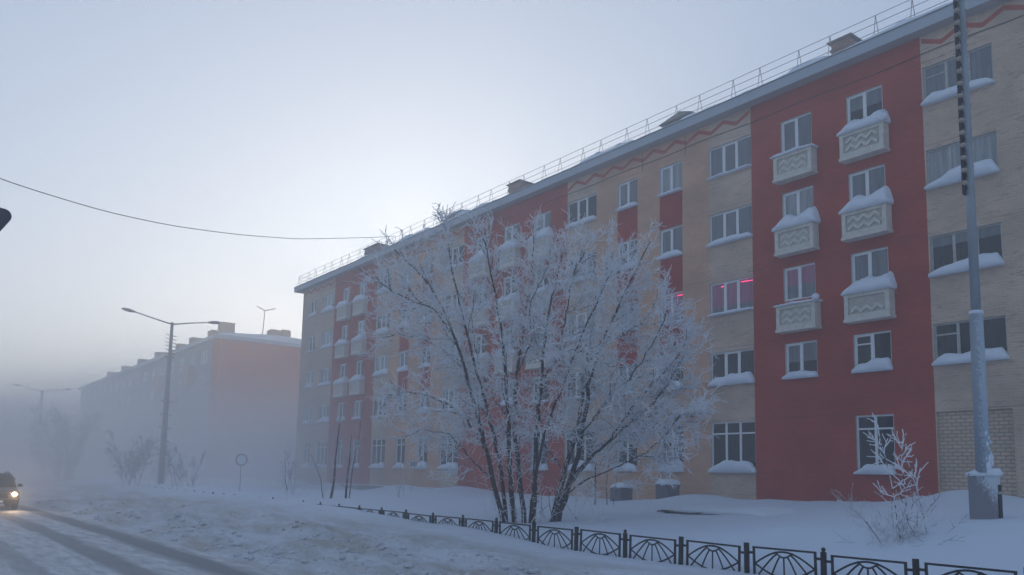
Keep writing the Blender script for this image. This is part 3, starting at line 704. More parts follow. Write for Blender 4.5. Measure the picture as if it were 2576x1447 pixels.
# ------------------------------------------------------------------ second house further down the street
h2 = empty('apartment_building', (28, 120, 0)); O2 = Vector((28, 120, 0))
tag(h2, 'pale apartment house with an orange gable end fading into the fog down the street', 'apartment building', 'brick apartment houses on the right side of the street')
def hp2(o): o.parent = h2; o.matrix_parent_inverse = Matrix.Translation(-O2); return o
m = MB(); y0, y1 = 90.0, 172.0; xx0, xx1 = 28.0, 41.5; zt = 16.6
m.quad((xx0, y1, 0), (xx0, y0 + 2.2, 0), (xx0, y0 + 2.2, zt), (xx0, y1, zt), 0); m.quad((xx0, y0 + 2.2, 0), (xx0, y0, 0), (xx0, y0, zt), (xx0, y0 + 2.2, zt), 1)
m.quad((xx0, y0, 0), (xx1, y0, 0), (xx1, y0, zt), (xx0, y0, zt), 1); m.quad((xx1, y0, 0), (xx1, y1, 0), (xx1, y1, zt), (xx1, y0, zt), 0); m.quad((xx1, y1, 0), (xx0, y1, 0), (xx0, y1, zt), (xx1, y1, zt), 0)
hp2(m.build('wall', [M['paleblock'], M['gable']]))
m = MB(); zc = 16.6; rg = 34.7
m.box(xx0 - .55, xx1 + .55, y0 - .35, y1 + .4, zc, zc + .42, 0)
o = hp2(m.build('roof', M['fascia']))
m = MB(); vs = []; fs = []; xs_ = np.linspace(xx0 - .5, xx1 + .5, 12); yy = list(np.arange(y0 - .3, y1, 2.)) + [y1 + .3]
for i, y in enumerate(yy):
    for x in xs_:
        e = min(x - xs_[0], xs_[-1] - x) / 6.5
        vs.append((x, y, zc + .43 + .75 * min(1, e) ** .8 + .28 * float(fbm(np.array([x * .25]), np.array([y * .2]), 3)[0]) * (1 if e > .01 else .2)))
nn = len(xs_)
for i in range(len(yy) - 1):
    for j in range(nn - 1):
        a = i * nn + j; fs.append((a, a + 1, a + nn + 1, a + nn))
b0 = len(vs)
for x in xs_: vs.append((x, yy[0], zc + .42))
for j in range(nn - 1): fs.append((j, b0 + j, b0 + j + 1, j + 1))
m.add(vs, fs); q = m.build('snow_layer', M['snowcap'], smooth=True); q.parent = o
for (yy_, xx_, s_, hh_) in ((91.2, 28.6, 1.5, 1.35), (95.5, 28.8, 1.6, 1.0), (104, 29, 1.4, 1.2), (110, 29, 1.5, 1.1), (121, 29, 1.4, 1.2), (131, 29, 1.5, 1.2), (142, 29, 1.5, 1.2), (153, 29, 1.5, 1.2)):
    mm = MB(); mm.box(xx_, xx_ + s_, yy_, yy_ + s_, 17, 17.3 + hh_, 0); mm.box(xx_ - .06, xx_ + s_ + .06, yy_ - .06, yy_ + s_ + .06, 17.3 + hh_, 17.42 + hh_, 0); bevel(hp2(mm.build('chimney', M['roofbrick'])), .12, 3)
for (xa, xb, hh_) in ((34.3, 35.6, 1.25), (35.7, 36.9, 1.4)):
    mm = MB(); mm.box(xa, xb, 91.2, 92.6, 17.1, 17.5 + hh_ * .95, 0); bevel(hp2(mm.build('chimney', M['roofbrick'])), .25, 3)
mm = MB(); mm.bar((33.1, 90.6, 17.2), (33.25, 90.6, 20.6), .05, n=6); mm.bar((33.25, 90.6, 20.6), (34.5, 90.6, 21.05), .06); mm.bar((33.25, 90.6, 20.6), (32.3, 90.6, 21.0), .06)
hp2(mm.build('antenna', M['rail']))
k_ = 0
for ci in range(17):
    yc = y0 + 4.2 + ci * 4.55
    for fl in range(5):
        z0 = 2.6 + fl * 2.9; wd = 1.3 if ci % 2 else 1.9; hgt = 1.45 if fl else 1.8
        mm = MB(); x = xx0 - .03
        mm.box(x, x + .028, yc, yc + .08, z0, z0 + hgt); mm.box(x, x + .028, yc + wd - .08, yc + wd, z0, z0 + hgt); mm.box(x, x + .028, yc + .08, yc + wd - .08, z0, z0 + .08)
        mm.box(x, x + .028, yc + .08, yc + wd - .08, z0 + hgt - .08, z0 + hgt); mm.box(x, x + .028, yc + wd / 2 - .04, yc + wd / 2 + .04, z0 + .08, z0 + hgt - .08)
        f_ = hp2(mm.build('window', M['frame'])); mm = MB(); mm.quad((x + .018, yc + wd - .05, z0 + .05), (x + .018, yc + .05, z0 + .05), (x + .018, yc + .05, z0 + hgt - .05), (x + .018, yc + wd - .05, z0 + hgt - .05))
        q = mm.build('pane', M['gdark'] if (k_ * 7) % 3 else M['gmid']); q.parent = f_; k_ += 1
for (yc, zc_) in ((98.5, 12.2), (98.7, 6.4), (104.5, 9.3), (112, 12.2), (117, 6.4)):
    mm = MB(); mm.box(xx0 - .75, xx0 - .002, yc, yc + 2.6, zc_ - .1, zc_ + .95, 0); mm.box(xx0 - .70, xx0 - .003, yc + .06, yc + 2.54, zc_ + .95, zc_ + 2.1, 0); bevel(hp2(mm.build('balcony', M['gorange'])), .03)

# ------------------------------------------------------------------ street lamps
BULB = {}
def garland(root, x, y, za, zb, r, strip=True, step=.25, rough=0):
    if strip:
        m = MB(); m.box(x - .09 - r, x - r + .02, y + .05, y + .08, za, zb, 0); m.build('strip', M['black'], root)
    def bulb(key, pts, c, br):
        if key not in BULB:
            m = MB(); m.bar(pts[0], pts[1], .012 if key[1] else .026, 0); m.ball(c, br, .8, 8, 6, 1); o = m.build('bulb', [M['black'], M['bulb']], root, False); BULB[key] = o.data
        else:
            o = bpy.data.objects.new('bulb', BULB[key]); col.objects.link(o); o.parent = root
        return o
    z = za + .1
    while z < zb:
        if not (rough and random.random() < rough):
            k = (round(r, 3), strip)
            bulb(k + (0,), ((-r - .02, .01, 0), (-r - .19, -.02, .05)), (-r - .23, -.03, .065), .055 if strip else .04).location = (x, y, z)
            if strip: bulb(k + (1,), ((r - .03, -.02, 0), (r + .03, -.03, 0)), (r + .045, -.03, 0), .022).location = (x, y, z)
            else: bulb(k + (2,), ((r - .02, .01, 0), (r + .20, -.02, -.02)), (r + .23, -.03, -.02), .035).location = (x, y, z)
        z += step

def street_lamp(x, y, label, group, top=11.85, thick=1.0, big=False, lean=(0, 0)):
    zg = gz(x, y); root = empty('street_lamp', (x, y, zg)); tag(root, label, 'street lamp', group)
    H = top - zg
    m = MB()
    if big:
        zc = 5.21 - zg
        m.tube([(-.02, 0, .85), (-.01, 0, zc)], [.125 * thick, .115 * thick], 20)
        p1 = m.build('lower_pole', M['polefrost'], root, True)
        m = MB(); m.tube([(0, 0, zc + .001), (0, 0, zc + .05), (0, 0, zc + .07)], [.124, .124, .10], 20); m.build('collar', M['snowcap'], root, True)
        m = MB(); m.tube([(0, 0, zc + .05), (.0, 0, zc + 2.2), (.0, 0, H)], [.086, .080, .06], 16); m.build('upper_pole', M['steel'], root, True)
        # footing
        m = MB(); m.box(-.10, .16, -.21, .25, -.6, .82, 0); bevel(m.build('footing', M['boxfrost'], root), .015)
        m = MB(); m.box(.02, .14, -.235, -.212, -.5, .45, 0); m.box(.04, .10, -.25, -.212, .5, .62, 0); m.build('dark_panel', M['black'], root)  # black panel and small block added to make the footing's -Y side dark
        s = snow_mound(-.23, .27, .19, -.14, .81, .10, .5, 3, 14, .02); s.build('snow_cap', M['snowcap'], root, True)
        m = MB()
        for i in range(26):
            a = random.uniform(-2.4, .6); zz = .84 + random.random() ** 1.7 * .75; rr_ = .125
            m.ball((rr_ * math.cos(a), rr_ * math.sin(a), zz), random.uniform(.02, .045) * (1.3 - (zz - .84)), 1.8, 6, 5)
        m.build('rime_crust', M['snowcap'], root, True)
        garland(root, 0, 0, 7.55 - zg, H - .5, .075)
    else:
        m.tube([(0, 0, -.4), (0, 0, H * .35), (0, 0, H + .1)], [.20 * thick, .17 * thick, .09 * thick], 12); m.build('pole', M['lamppost'], root, True)
        garland(root, 0, 0, H * .78, H - .6, .11, strip=False)
        garland(root, 0, 0, H * .12, H * .78, .15, strip=False, step=.30, rough=.66)
    for s in (-1, 1):
        tip = (2.4 * s, 0, H + (.50 if s < 0 else .42)); m = MB()
        m.tube([(0, 0, H - .03), (1.2 * s, 0, H + .22), tip], [.05, .042, .035], 8); arm = m.build('arm', M['lamppost'], root, True)
        m = MB(); hl = .85; dzz = .12
        m.tube([(2.35 * s, 0, tip[2] - .01), (2.5 * s, 0, tip[2] + .02), (2.75 * s, 0, tip[2] + .05), (3.1 * s, 0, tip[2] + .10), (3.25 * s, 0, tip[2] + .12)], [.04, .08, .12, .10, .03], 10)
        m.build('lamp_head', M['lamppost'], root, True)
    return root
street_lamp(16.0, 6.32, 'thick frosted lamp post rising from a grey block beside the big red section', 'double-armed street lamps', big=True, top=12.6)
street_lamp(14.5, 57, 'double-armed street lamp standing clear in front of the orange gable', 'double-armed street lamps', thick=1.1)
street_lamp(14.5, 116, 'farthest double-armed street lamp, faint in the fog at the left', 'double-armed street lamps', top=11.35, thick=1.5)

# ------------------------------------------------------------------ fence
FX = 12.0; SPC = 1.466
fence = empty('iron_fence', (FX, 0, 0)); tag(fence, 'low black iron fence with half-sun panels along the snow bank', 'fence')
pw = 1.20; ph = .50
def arcpts(y0, z0, y1, z1, bulge, n=10):
    o = []
    for i in range(n + 1):
        t = i / n; o.append((0, y0 + (y1 - y0) * t, z0 + (z1 - z0) * t + bulge * math.sin(math.pi * t)))
    return o
# panel local: y from -pw/2..pw/2 (towards +y is farther), z 0 top .. -ph bottom
pm = MB(); hb = .020
pm.box(-hb, hb, -pw / 2, pw / 2, -.03, 0); pm.box(-hb + .002, hb - .002, -pw / 2, -pw / 2 + .032, -ph, -.031); pm.box(-hb + .002, hb - .002, pw / 2 - .032, pw / 2, -ph, -.031)
e = pw / 2 - .03; r_ = .0165
pm.tube(arcpts(-e, -.29, e, -.29, .235, 16), r_, 4)
pm.tube(arcpts(-e, -.29, e, -.29, -.20, 16), r_, 4)
pm.tube(arcpts(-.17, -.065, .17, -.065, -.085, 8), r_ * .9, 4)
for sy_, ey_, ez_, bl in ((-.13, -.50, -.47, .05), (-.07, -.25, -.475, .03), (0, 0, -.475, 0), (.07, .25, -.475, .03), (.13, .50, -.47, .05)):
    z_ = -.065 - .085 * math.cos(sy_ / .17 * math.pi / 2)
    pts = []
    for i in range(7):
        t = i / 6; yy_ = sy_ + (ey_ - sy_) * (t ** .85 if sy_ else t); pts.append((0, yy_, z_ + (ez_ - z_) * t))
    pm.tube(pts, r_, 4)
for s in (-1, 1): pm.box(-.012, .012, min(s * pw / 2, s * (pw / 2 + .12)), max(s * pw / 2, s * (pw / 2 + .12)), -.13, -.09)
pmesh = None; n_p = 0
y = .7216 * FX - SPC * 6
rngf = random.Random(2)
pp = MB(); pp.tube([(0, 0, -1.2), (0, 0, -.035)], .046, 10); ppo = pp
first_post = first_ball = None
k = 0
while y < 52 and k < 38:
    zt = HC - .0905 * FX + rngf.uniform(-.012, .012)
    ball = k >= 11 or k == 8 or k == 5
    if k == 7 or k == 9 or k == 10: ball = False
    mm = MB(); mm.tube([(0, 0, -1.2), (0, 0, -.05 if ball else 0)], .048, 12)
    if ball: mm.tube([(0, 0, -.05), (0, 0, -.035)], .025, 8); mm.ball((0, 0, -.01), .036)
    po = mm.build('post', M['iron'], fence, False); po.location = (0, y, zt); po.rotation_euler = (rngf.uniform(-.015, .015), rngf.uniform(-.02, .03), 0)
    if pmesh is None:
        pa = pm.build('panel', M['iron'], fence); pmesh = pa.data
    else:
        pa = bpy.data.objects.new('panel', pmesh); col.objects.link(pa); pa.parent = fence
    pa.location = (0, y + SPC / 2, zt - .06); pa.rotation_euler = (rngf.uniform(-.012, .012), rngf.uniform(-.02, .02), 0)
    y += SPC; k += 1

# ------------------------------------------------------------------ trees
class TW:
    """fast accumulator of thin tubes"""
    def __init__(s): s.V = []; s.F = []; s.n = 0
    def tube(s, P, r0, r1, n=3):
        P = np.asarray(P, float); k = len(P); T = np.gradient(P, axis=0); T /= np.linalg.norm(T, axis=1)[:, None] + 1e-9
        ref = np.array([.31, .17, .93]) if abs(T[0, 2]) < .9 else np.array([1., .1, .0])
        U = np.cross(T, ref); U /= np.linalg.norm(U, axis=1)[:, None] + 1e-9; W = np.cross(T, U)
        a = np.arange(n) * 2 * np.pi / n; rad = np.linspace(r0, r1, k)[:, None, None]
        V = P[:, None, :] + rad * (U[:, None, :] * np.cos(a)[None, :, None] + W[:, None, :] * np.sin(a)[None, :, None])
        s.V.append(V.reshape(-1, 3)); i = np.arange(k - 1)[:, None] * n; j = np.arange(n)[None, :]; j2 = (j + 1) % n
        s.F.append((np.stack([i + j, i + j2, i + n + j2, i + n + j], -1).reshape(-1, 4)) + s.n); s.n += k * n
    def build(s, name, m, parent=None, origin=(0, 0, 0), extra=None, m2=None):
        V = np.concatenate(s.V) - np.array(origin); F = np.concatenate(s.F); me = bpy.data.meshes.new(name); nf = len(F)
        if extra: F = np.concatenate([F] + [f + len(V) for f in extra.F]); V = np.concatenate([V, np.concatenate(extra.V) - np.array(origin)])
        me.vertices.add(len(V)); me.vertices.foreach_set('co', V.reshape(-1)); me.loops.add(F.size); me.loops.foreach_set('vertex_index', F.reshape(-1))
        me.polygons.add(len(F)); me.polygons.foreach_set('loop_start', np.arange(len(F)) * 4); me.polygons.foreach_set('loop_total', np.full(len(F), 4))
        me.polygons.foreach_set('use_smooth', np.ones(len(F), bool)); me.materials.append(m)
        if extra: me.materials.append(m2); me.polygons.foreach_set('material_index', (np.arange(len(F)) >= nf).astype(np.int32))
        me.update(calc_edges=True)
        o = bpy.data.objects.new(name, me); col.objects.link(o); o.parent = parent; return o

def grow(P0, d, length, seg, rng, curl=.22, up=.04):
    P = [np.array(P0, float)]; d = np.array(d, float); d /= np.linalg.norm(d)
    for i in range(seg):
        d = d + rng.normal(0, curl, 3) + np.array([0, 0, up]); d /= np.linalg.norm(d); P.append(P[-1] + d * length / seg)
    return np.array(P)
def resample(P, k):
    P = np.asarray(P, float); s = np.r_[0, np.cumsum(np.linalg.norm(np.diff(P, axis=0), axis=1))]; t = np.linspace(0, s[-1], k)
    # Catmull-like smoothing through a dense interpolation
    Q = np.stack([np.interp(t, s, P[:, i]) for i in range(3)], 1)
    for _ in range(2): Q[1:-1] = .25 * Q[:-2] + .5 * Q[1:-1] + .25 * Q[2:]
    return Q
def side_dir(T, rng, spread, bias=None):
    a = rng.normal(0, 1, 3); a -= T * (a @ T); a /= np.linalg.norm(a) + 1e-9
    if bias is not None: a = a + bias; a -= T * (a @ T) * .7; a /= np.linalg.norm(a) + 1e-9
    c = rng.uniform(*spread); return T * math.cos(c) + a * math.sin(c)

STEMS = [
(0.100,[(14.11, 18.44, 0.67), (13.65, 18.4, 1.88), (13.22, 18.34, 3.05), (12.68, 18.32, 4.6), (12.22, 18.3, 5.67), (11.86, 18.26, 6.38), (11.23, 18.4, 7.31), (10.72, 18.52, 7.77), (10.21, 18.64, 8.14), (9.66, 18.84, 8.25)]),
(0.085,[(14.17, 18.39, 0.67), (14.01, 18.47, 2.17), (13.79, 18.65, 3.32), (13.43, 18.9, 4.71), (12.98, 19.16, 6.58), (12.72, 19.36, 7.77), (12.55, 19.49, 8.98), (12.37, 19.62, 10.33)]),
(0.100,[(14.36, 18.24, 0.72), (13.91, 17.96, 1.95), (13.55, 17.57, 3.49), (13.12, 17.26, 4.88), (12.75, 16.95, 6.01), (12.27, 16.74, 6.99), (11.85, 16.48, 7.94), (11.29, 16.35, 8.75)]),
(0.100,[(14.58, 18.07, 0.68), (14.58, 18.33, 1.95), (14.51, 18.63, 3.36), (14.68, 18.71, 5.04), (14.94, 18.7, 6.79), (15.23, 18.71, 8.21), (15.38, 18.84, 9.67), (15.42, 19.11, 10.66)]),
(0.110,[(14.76, 17.93, 0.69), (14.73, 17.84, 1.96), (14.71, 17.72, 3.34), (14.71, 17.58, 4.72), (14.7, 17.46, 6.1), (14.84, 17.21, 7.5), (15.0, 16.98, 8.67), (15.25, 16.75, 9.39)]),
(0.070,[(14.69, 17.98, 0.71), (14.43, 17.39, 2.08), (14.19, 16.79, 3.28), (14.2, 16.0, 4.54), (14.12, 15.3, 5.65), (14.05, 14.64, 6.49), (13.98, 13.99, 7.2)]),
(0.110,[(15.17, 17.62, 0.68), (15.57, 17.49, 2.1), (15.97, 17.43, 3.16), (16.24, 17.43, 4.36), (16.44, 17.46, 5.83), (16.73, 17.43, 7.22), (17.13, 17.32, 8.53), (17.54, 17.22, 9.74)]),
(0.120,[(15.32, 17.5, 0.68), (15.47, 17.04, 1.99), (15.54, 16.64, 3.34), (15.44, 16.38, 4.57), (15.52, 15.99, 5.79), (15.85, 15.39, 7.12), (16.11, 14.88, 8.2), (16.33, 14.42, 9.22)]),
(0.080,[(15.33, 17.41, 1.24), (15.45, 16.85, 2.1), (15.89, 16.03, 3.01), (16.26, 15.31, 3.67), (16.45, 14.75, 4.09), (16.53, 14.25, 4.72), (16.53, 13.84, 5.22)]),
(0.050,[(15.35, 17.37, 1.41), (15.61, 16.52, 1.94), (15.97, 15.63, 2.34), (16.29, 14.75, 2.78), (16.33, 14.08, 3.3), (16.15, 13.6, 3.69)]),
(0.050,[(13.34, 18.23, 2.5), (12.73, 18.35, 3.48), (12.07, 18.59, 4.0), (11.45, 18.85, 4.2), (10.93, 19.04, 4.22), (10.44, 19.25, 4.03)]),
(0.050,[(13.47, 19.2, 4.26), (13.14, 19.65, 5.46), (12.59, 20.37, 5.97), (12.05, 21.12, 6.24), (11.72, 21.77, 6.15)]),
(0.045,[(12.09, 18.1, 5.63), (11.35, 18.02, 6.41), (10.7, 17.97, 6.52), (9.97, 17.98, 6.67), (9.41, 17.83, 6.92)]),
(0.050,[(14.61, 18.94, 3.61), (14.33, 19.64, 4.6), (14.24, 20.18, 5.64), (14.25, 20.59, 6.96), (14.56, 20.76, 8.35)]),
(0.050,[(13.93, 16.65, 4.57), (13.89, 15.98, 5.16), (13.66, 15.42, 5.92), (13.39, 14.84, 7.05), (13.25, 14.24, 7.63)]),
(0.050,[(15.08, 16.14, 3.3), (15.31, 15.29, 4.15), (15.44, 14.54, 4.86), (15.47, 13.87, 5.63), (15.33, 13.34, 6.27)]),
(0.045,[(16.47, 16.97, 6.02), (17.33, 16.99, 6.25), (18.36, 16.79, 6.99), (19.04, 16.82, 8.12)]),
(0.050,[(16.07, 17.7, 1.99), (16.88, 17.53, 2.96), (18.05, 17.16, 3.49), (19.21, 16.73, 4.41)]),
(0.050,[(14.19, 18.09, 4.94), (14.56, 17.83, 5.9), (14.44, 17.91, 7.08), (14.91, 17.57, 8.06), (14.95, 17.55, 9.03)]),
(0.045,[(14.0, 18.88, 1.88), (13.61, 19.35, 2.39), (13.09, 19.88, 3.2), (12.52, 20.55, 3.32), (12.27, 21.03, 3.08)]),
(0.045,[(15.63, 15.76, 2.99), (15.92, 14.99, 4.07), (16.3, 14.19, 4.91), (16.46, 13.57, 5.72)]),
(0.040,[(16.25, 15.45, 3.62), (16.75, 14.59, 3.78), (17.04, 13.93, 3.66)]),
(0.045,[(15.77, 16.82, 5.45), (16.65, 16.31, 5.14), (17.52, 15.71, 5.52), (18.2, 15.23, 6.02)]),
(0.040,[(15.86, 17.82, 2.1), (15.59, 18.25, 2.8), (15.14, 18.84, 3.27), (14.61, 19.55, 3.39)]),
]
CEN = np.array([14.6, 17.6, 4.8])
def big_tree():
    rng = np.random.default_rng(7); org = (14.7, 17.8, gz(14.7, 17.8)); root = empty('frosted_tree', org)
    tag(root, 'large many-stemmed bare tree white with frost in front of the apartment house', 'tree')
    tr = TW(); lb = TW(); cr = TW()
    for r0, pl in STEMS:
        P = resample(pl, 26)
        if pl[-1][2] > 8: P = P[:max(3, int(26 * .93))]; P = resample(P, 26)
        P[1:-1] += rng.normal(0, .018, P[1:-1].shape)
        if P[0][2] < .9: P[0][2] -= .3
        slen = np.linalg.norm(np.diff(P, axis=0), axis=1).sum()
        main = r0 > .06
        tr.tube(P, r0 * (.74 if main else .5), .012, 8 if main else 6)
        n2 = int(slen * (3.7 if main else 5.6))
        for q in range(n2):
            t = rng.uniform(.22 if main else .08, 1.0); 
            if main and t < .35 and rng.random() < .5: continue
            i = min(int(t * 25), 24); b = P[i] + (P[i + 1] - P[i]) * (t * 25 - i); T = P[i + 1] - P[i]; T /= np.linalg.norm(T)
            outw = b - CEN; outw /= np.linalg.norm(outw) + .1
            d = side_dir(T, rng, (.45, 1.15), outw * .7)
            l2 = rng.uniform(.6, 1.6) * (1.15 - .6 * t); B = grow(b, d, l2, 6, rng, .17, .02)
            (lb if l2 > .95 else cr).tube(B, .011 + .007 * (l2 > 1.1), .0065, 4 if l2 > .95 else 3)
            for c in range(int(l2 * 6.3) + 1):
                t3 = rng.uniform(.12, 1.); i3 = min(int(t3 * 6), 5); b3 = B[i3] + (B[i3 + 1] - B[i3]) * (t3 * 6 - i3); T3_ = B[i3 + 1] - B[i3]; T3_ /= np.linalg.norm(T3_)
                l3 = rng.uniform(.28, .72); C = grow(b3, side_dir(T3_, rng, (.4, 1.1), outw * .5), l3, 4, rng, .28, .02); cr.tube(C, .0115, .0085)
                for e in range(int(l3 * 8.5) + 1):
                    i4 = rng.integers(0, 4); b4 = C[i4] + (C[i4 + 1] - C[i4]) * rng.random(); T4 = C[i4 + 1] - C[i4]; T4 /= np.linalg.norm(T4)
                    cr.tube(grow(b4, side_dir(T4, rng, (.4, 1.2), outw * .4), rng.uniform(.10, .34), 3, rng, .3, .02), .0100, .0072)
        # long straight shoots that end each stem
        for q in range(6 if main else 4):
            i = rng.integers(20, 25); T = P[i + 1] - P[i]; T /= np.linalg.norm(T); l2 = rng.uniform(.3, .95)
            B = grow(P[i], T * .9 + rng.normal(0, .33, 3) + np.array([0, 0, .25]), l2, 6, rng, .09, .05); lb.tube(B, .0125, .009, 4)
            for c in range(3): k5 = rng.integers(1, 5); cr.tube(grow(B[k5], (B[k5 + 1] - B[k5]) / np.linalg.norm(B[k5 + 1] - B[k5]) + rng.normal(0, .4, 3), rng.uniform(.15, .5), 3, rng, .1, .05), .011, .009)
        # short rime-covered sprigs straight off the stems
        for q in range(int(slen * (11 if main else 6))):
            t = rng.uniform(.04, .95); i = min(int(t * 25), 24); b = P[i]; T = P[i + 1] - P[i]; T /= np.linalg.norm(T)
            cr.tube(grow(b, side_dir(T, rng, (.7, 1.4)), rng.uniform(.12, .4), 3, rng, .3, .0), .0085, .005)
    # thin suckers round the foot
    for q in range(26):
        x = 14.7 + rng.normal(0, .55); yv = 17.8 - (x - 14.7) * .75 + rng.normal(0, .15); b = np.array([x, yv, gz(x, yv) - .05])
        l2 = rng.uniform(.5, 2.2); B = grow(b, (rng.normal(0, .35), rng.normal(0, .35), 1), l2, 6, rng, .12, .04); lb.tube(B, .013, .006, 4)
        for c in range(5):
            i3 = rng.integers(1, 6); T3_ = B[i3] - B[i3 - 1]; T3_ /= np.linalg.norm(T3_); cr.tube(grow(B[i3], side_dir(T3_, rng, (.5, 1.2)), rng.uniform(.15, .5), 3, rng, .25, 0), .008, .005)
    tr.build('trunk', M['bark'], root, org); cr.build('crown', M['rime'], root, org, lb, M['limb'])
    print('tree verts', tr.n, lb.n, cr.n)
big_tree()

def small_tree(name, x, y, stems, label, group=None, seed=1, dens=1., rime='rime', tw=.007, cat='tree', bark='limb', l2r=(.4, 1.1)):
    """stems: list of (dx, dy, height, leanx, leany, radius)"""
    rng = np.random.default_rng(seed); z = gz(x, y); org = (x, y, z); root = empty(name, org); tag(root, label, cat, group)
    tr = TW(); cr = TW()
    for (dx, dy, h, lx, ly, r) in stems:
        pts = [(x + dx, y + dy, z - .2)] + [(x + dx + lx * t ** 1.2 + rng.normal(0, .03), y + dy + ly * t ** 1.2 + rng.normal(0, .03), z + h * t) for t in (.2, .4, .6, .8, 1.)]
        P = resample(pts, 16); tr.tube(P, r, max(.006, r * .25), 6)
        for q in range(int(h * 5 * dens)):
            t = rng.uniform(.18, 1.); i = min(int(t * 15), 14); b = P[i]; T = P[i + 1] - P[i]; T /= np.linalg.norm(T)
            l2 = rng.uniform(*l2r) * (1.1 - .5 * t) * min(1., h / 3); B = grow(b, side_dir(T, rng, (.4, 1.0)), l2, 5, rng, .14, .06); cr.tube(B, tw * 1.4, tw * .8)
            for c in range(int(4 * dens) + 1):
                i3 = rng.integers(1, 5); T3_ = B[i3 + 1] - B[i3]; T3_ /= np.linalg.norm(T3_); C = grow(B[i3], side_dir(T3_, rng, (.4, 1.0)), l2 * rng.uniform(.2, .5), 3, rng, .2, .03); cr.tube(C, tw * 1.1, tw * .7)
                if dens > .9: cr.tube(grow(C[1], side_dir(C[2] - C[1], rng, (.01, .05)) if False else (C[2] - C[1]) + rng.normal(0, .08, 3), l2 * .15, 2, rng, .2, 0), tw, tw * .6)
    tr.build('trunk', M[bark], root, org); cr.build('crown', M[rime], root, org); return root
def many(n, h, spread, r, seed):
    q = random.Random(seed); return [(q.uniform(-.25, .25) * spread, q.uniform(-.25, .25) * spread, h * q.uniform(.65, 1.05), q.uniform(-.5, .5) * spread, q.uniform(-.5, .5) * spread, r * q.uniform(.7, 1.2)) for _ in range(n)]
small_tree('sapling', 14.16, 30.1, [(0, 0, 3.5, .25, -.3, .055), (-.15, .2, 1.8, -.5, .4, .02)], 'thin leaning sapling with paired stems, left of its neighbour by the plinth', 'saplings in the snow before the house', 3, .8, 'rimefar', .007, bark='darkbark')
small_tree('sapling', 14.75, 29.9, [(0, 0, 2.6, .1, -.1, .05), (.1, -.1, 3.9, .3, -.3, .025)], 'thin upright sapling, right one of the close pair', 'saplings in the snow before the house', 5, .8, 'rimefar', .007, bark='darkbark')
small_tree('sapling', 14.5, 35.2, many(4, 2.1, 1.2, .022, 4), 'low spreading bush-like sapling just left of the close pair', 'saplings in the snow before the house', 6, 1., 'rimefar', .008)
small_tree('sapling', 19.9, 20.7, [(0, 0, 3.3, .1, 0, .035), (.35, -.25, 1.7, .1, .1, .02), (.55, -.35, 1.3, .4, .1, .015)], 'slender dark sapling right of the large frosted tree', 'saplings in the snow before the house', 8, .6, 'rimefar', .006, bark='darkbark')
small_tree('sapling', 17.5, 30.2, many(3, 1.6, .8, .016, 14), 'tiny sapling poking from the snow before the low plinth', 'saplings in the snow before the house', 18, .7, 'rimefar', .007)
small_tree('street_tree', 13.7, 49, many(7, 2.7, 2.4, .022, 1), 'small foggy tree just right of the nearer street lamp', 'foggy trees along the street', 21, 1.3, 'rimefar', .012)
small_tree('street_tree', 12.0, 54.4, many(9, 3.3, 2.8, .03, 2), 'round foggy tree just left of the nearer street lamp', 'foggy trees along the street', 22, 1.5, 'rimefar', .013)
small_tree('street_tree', 10.9, 72, many(10, 5.6, 4.2, .07, 3), 'broad grey tree between the two farther lamp posts', 'foggy trees along the street', 23, 1.6, 'rimefar', .014, l2r=(.6, 1.5))
small_tree('street_tree', 12.2, 84, many(9, 6.6, 4.5, .08, 5), 'dim tree behind the others in the thickest fog', 'foggy trees along the street', 24, 1.4, 'rimefar', .015, l2r=(.6, 1.5))
small_tree('street_tree', 16.5, 66, many(7, 3.0, 2.4, .03, 9), 'small blurred tree at the foot of the orange gable', 'foggy trees along the street', 27, 1.0, 'rimefar', .014)

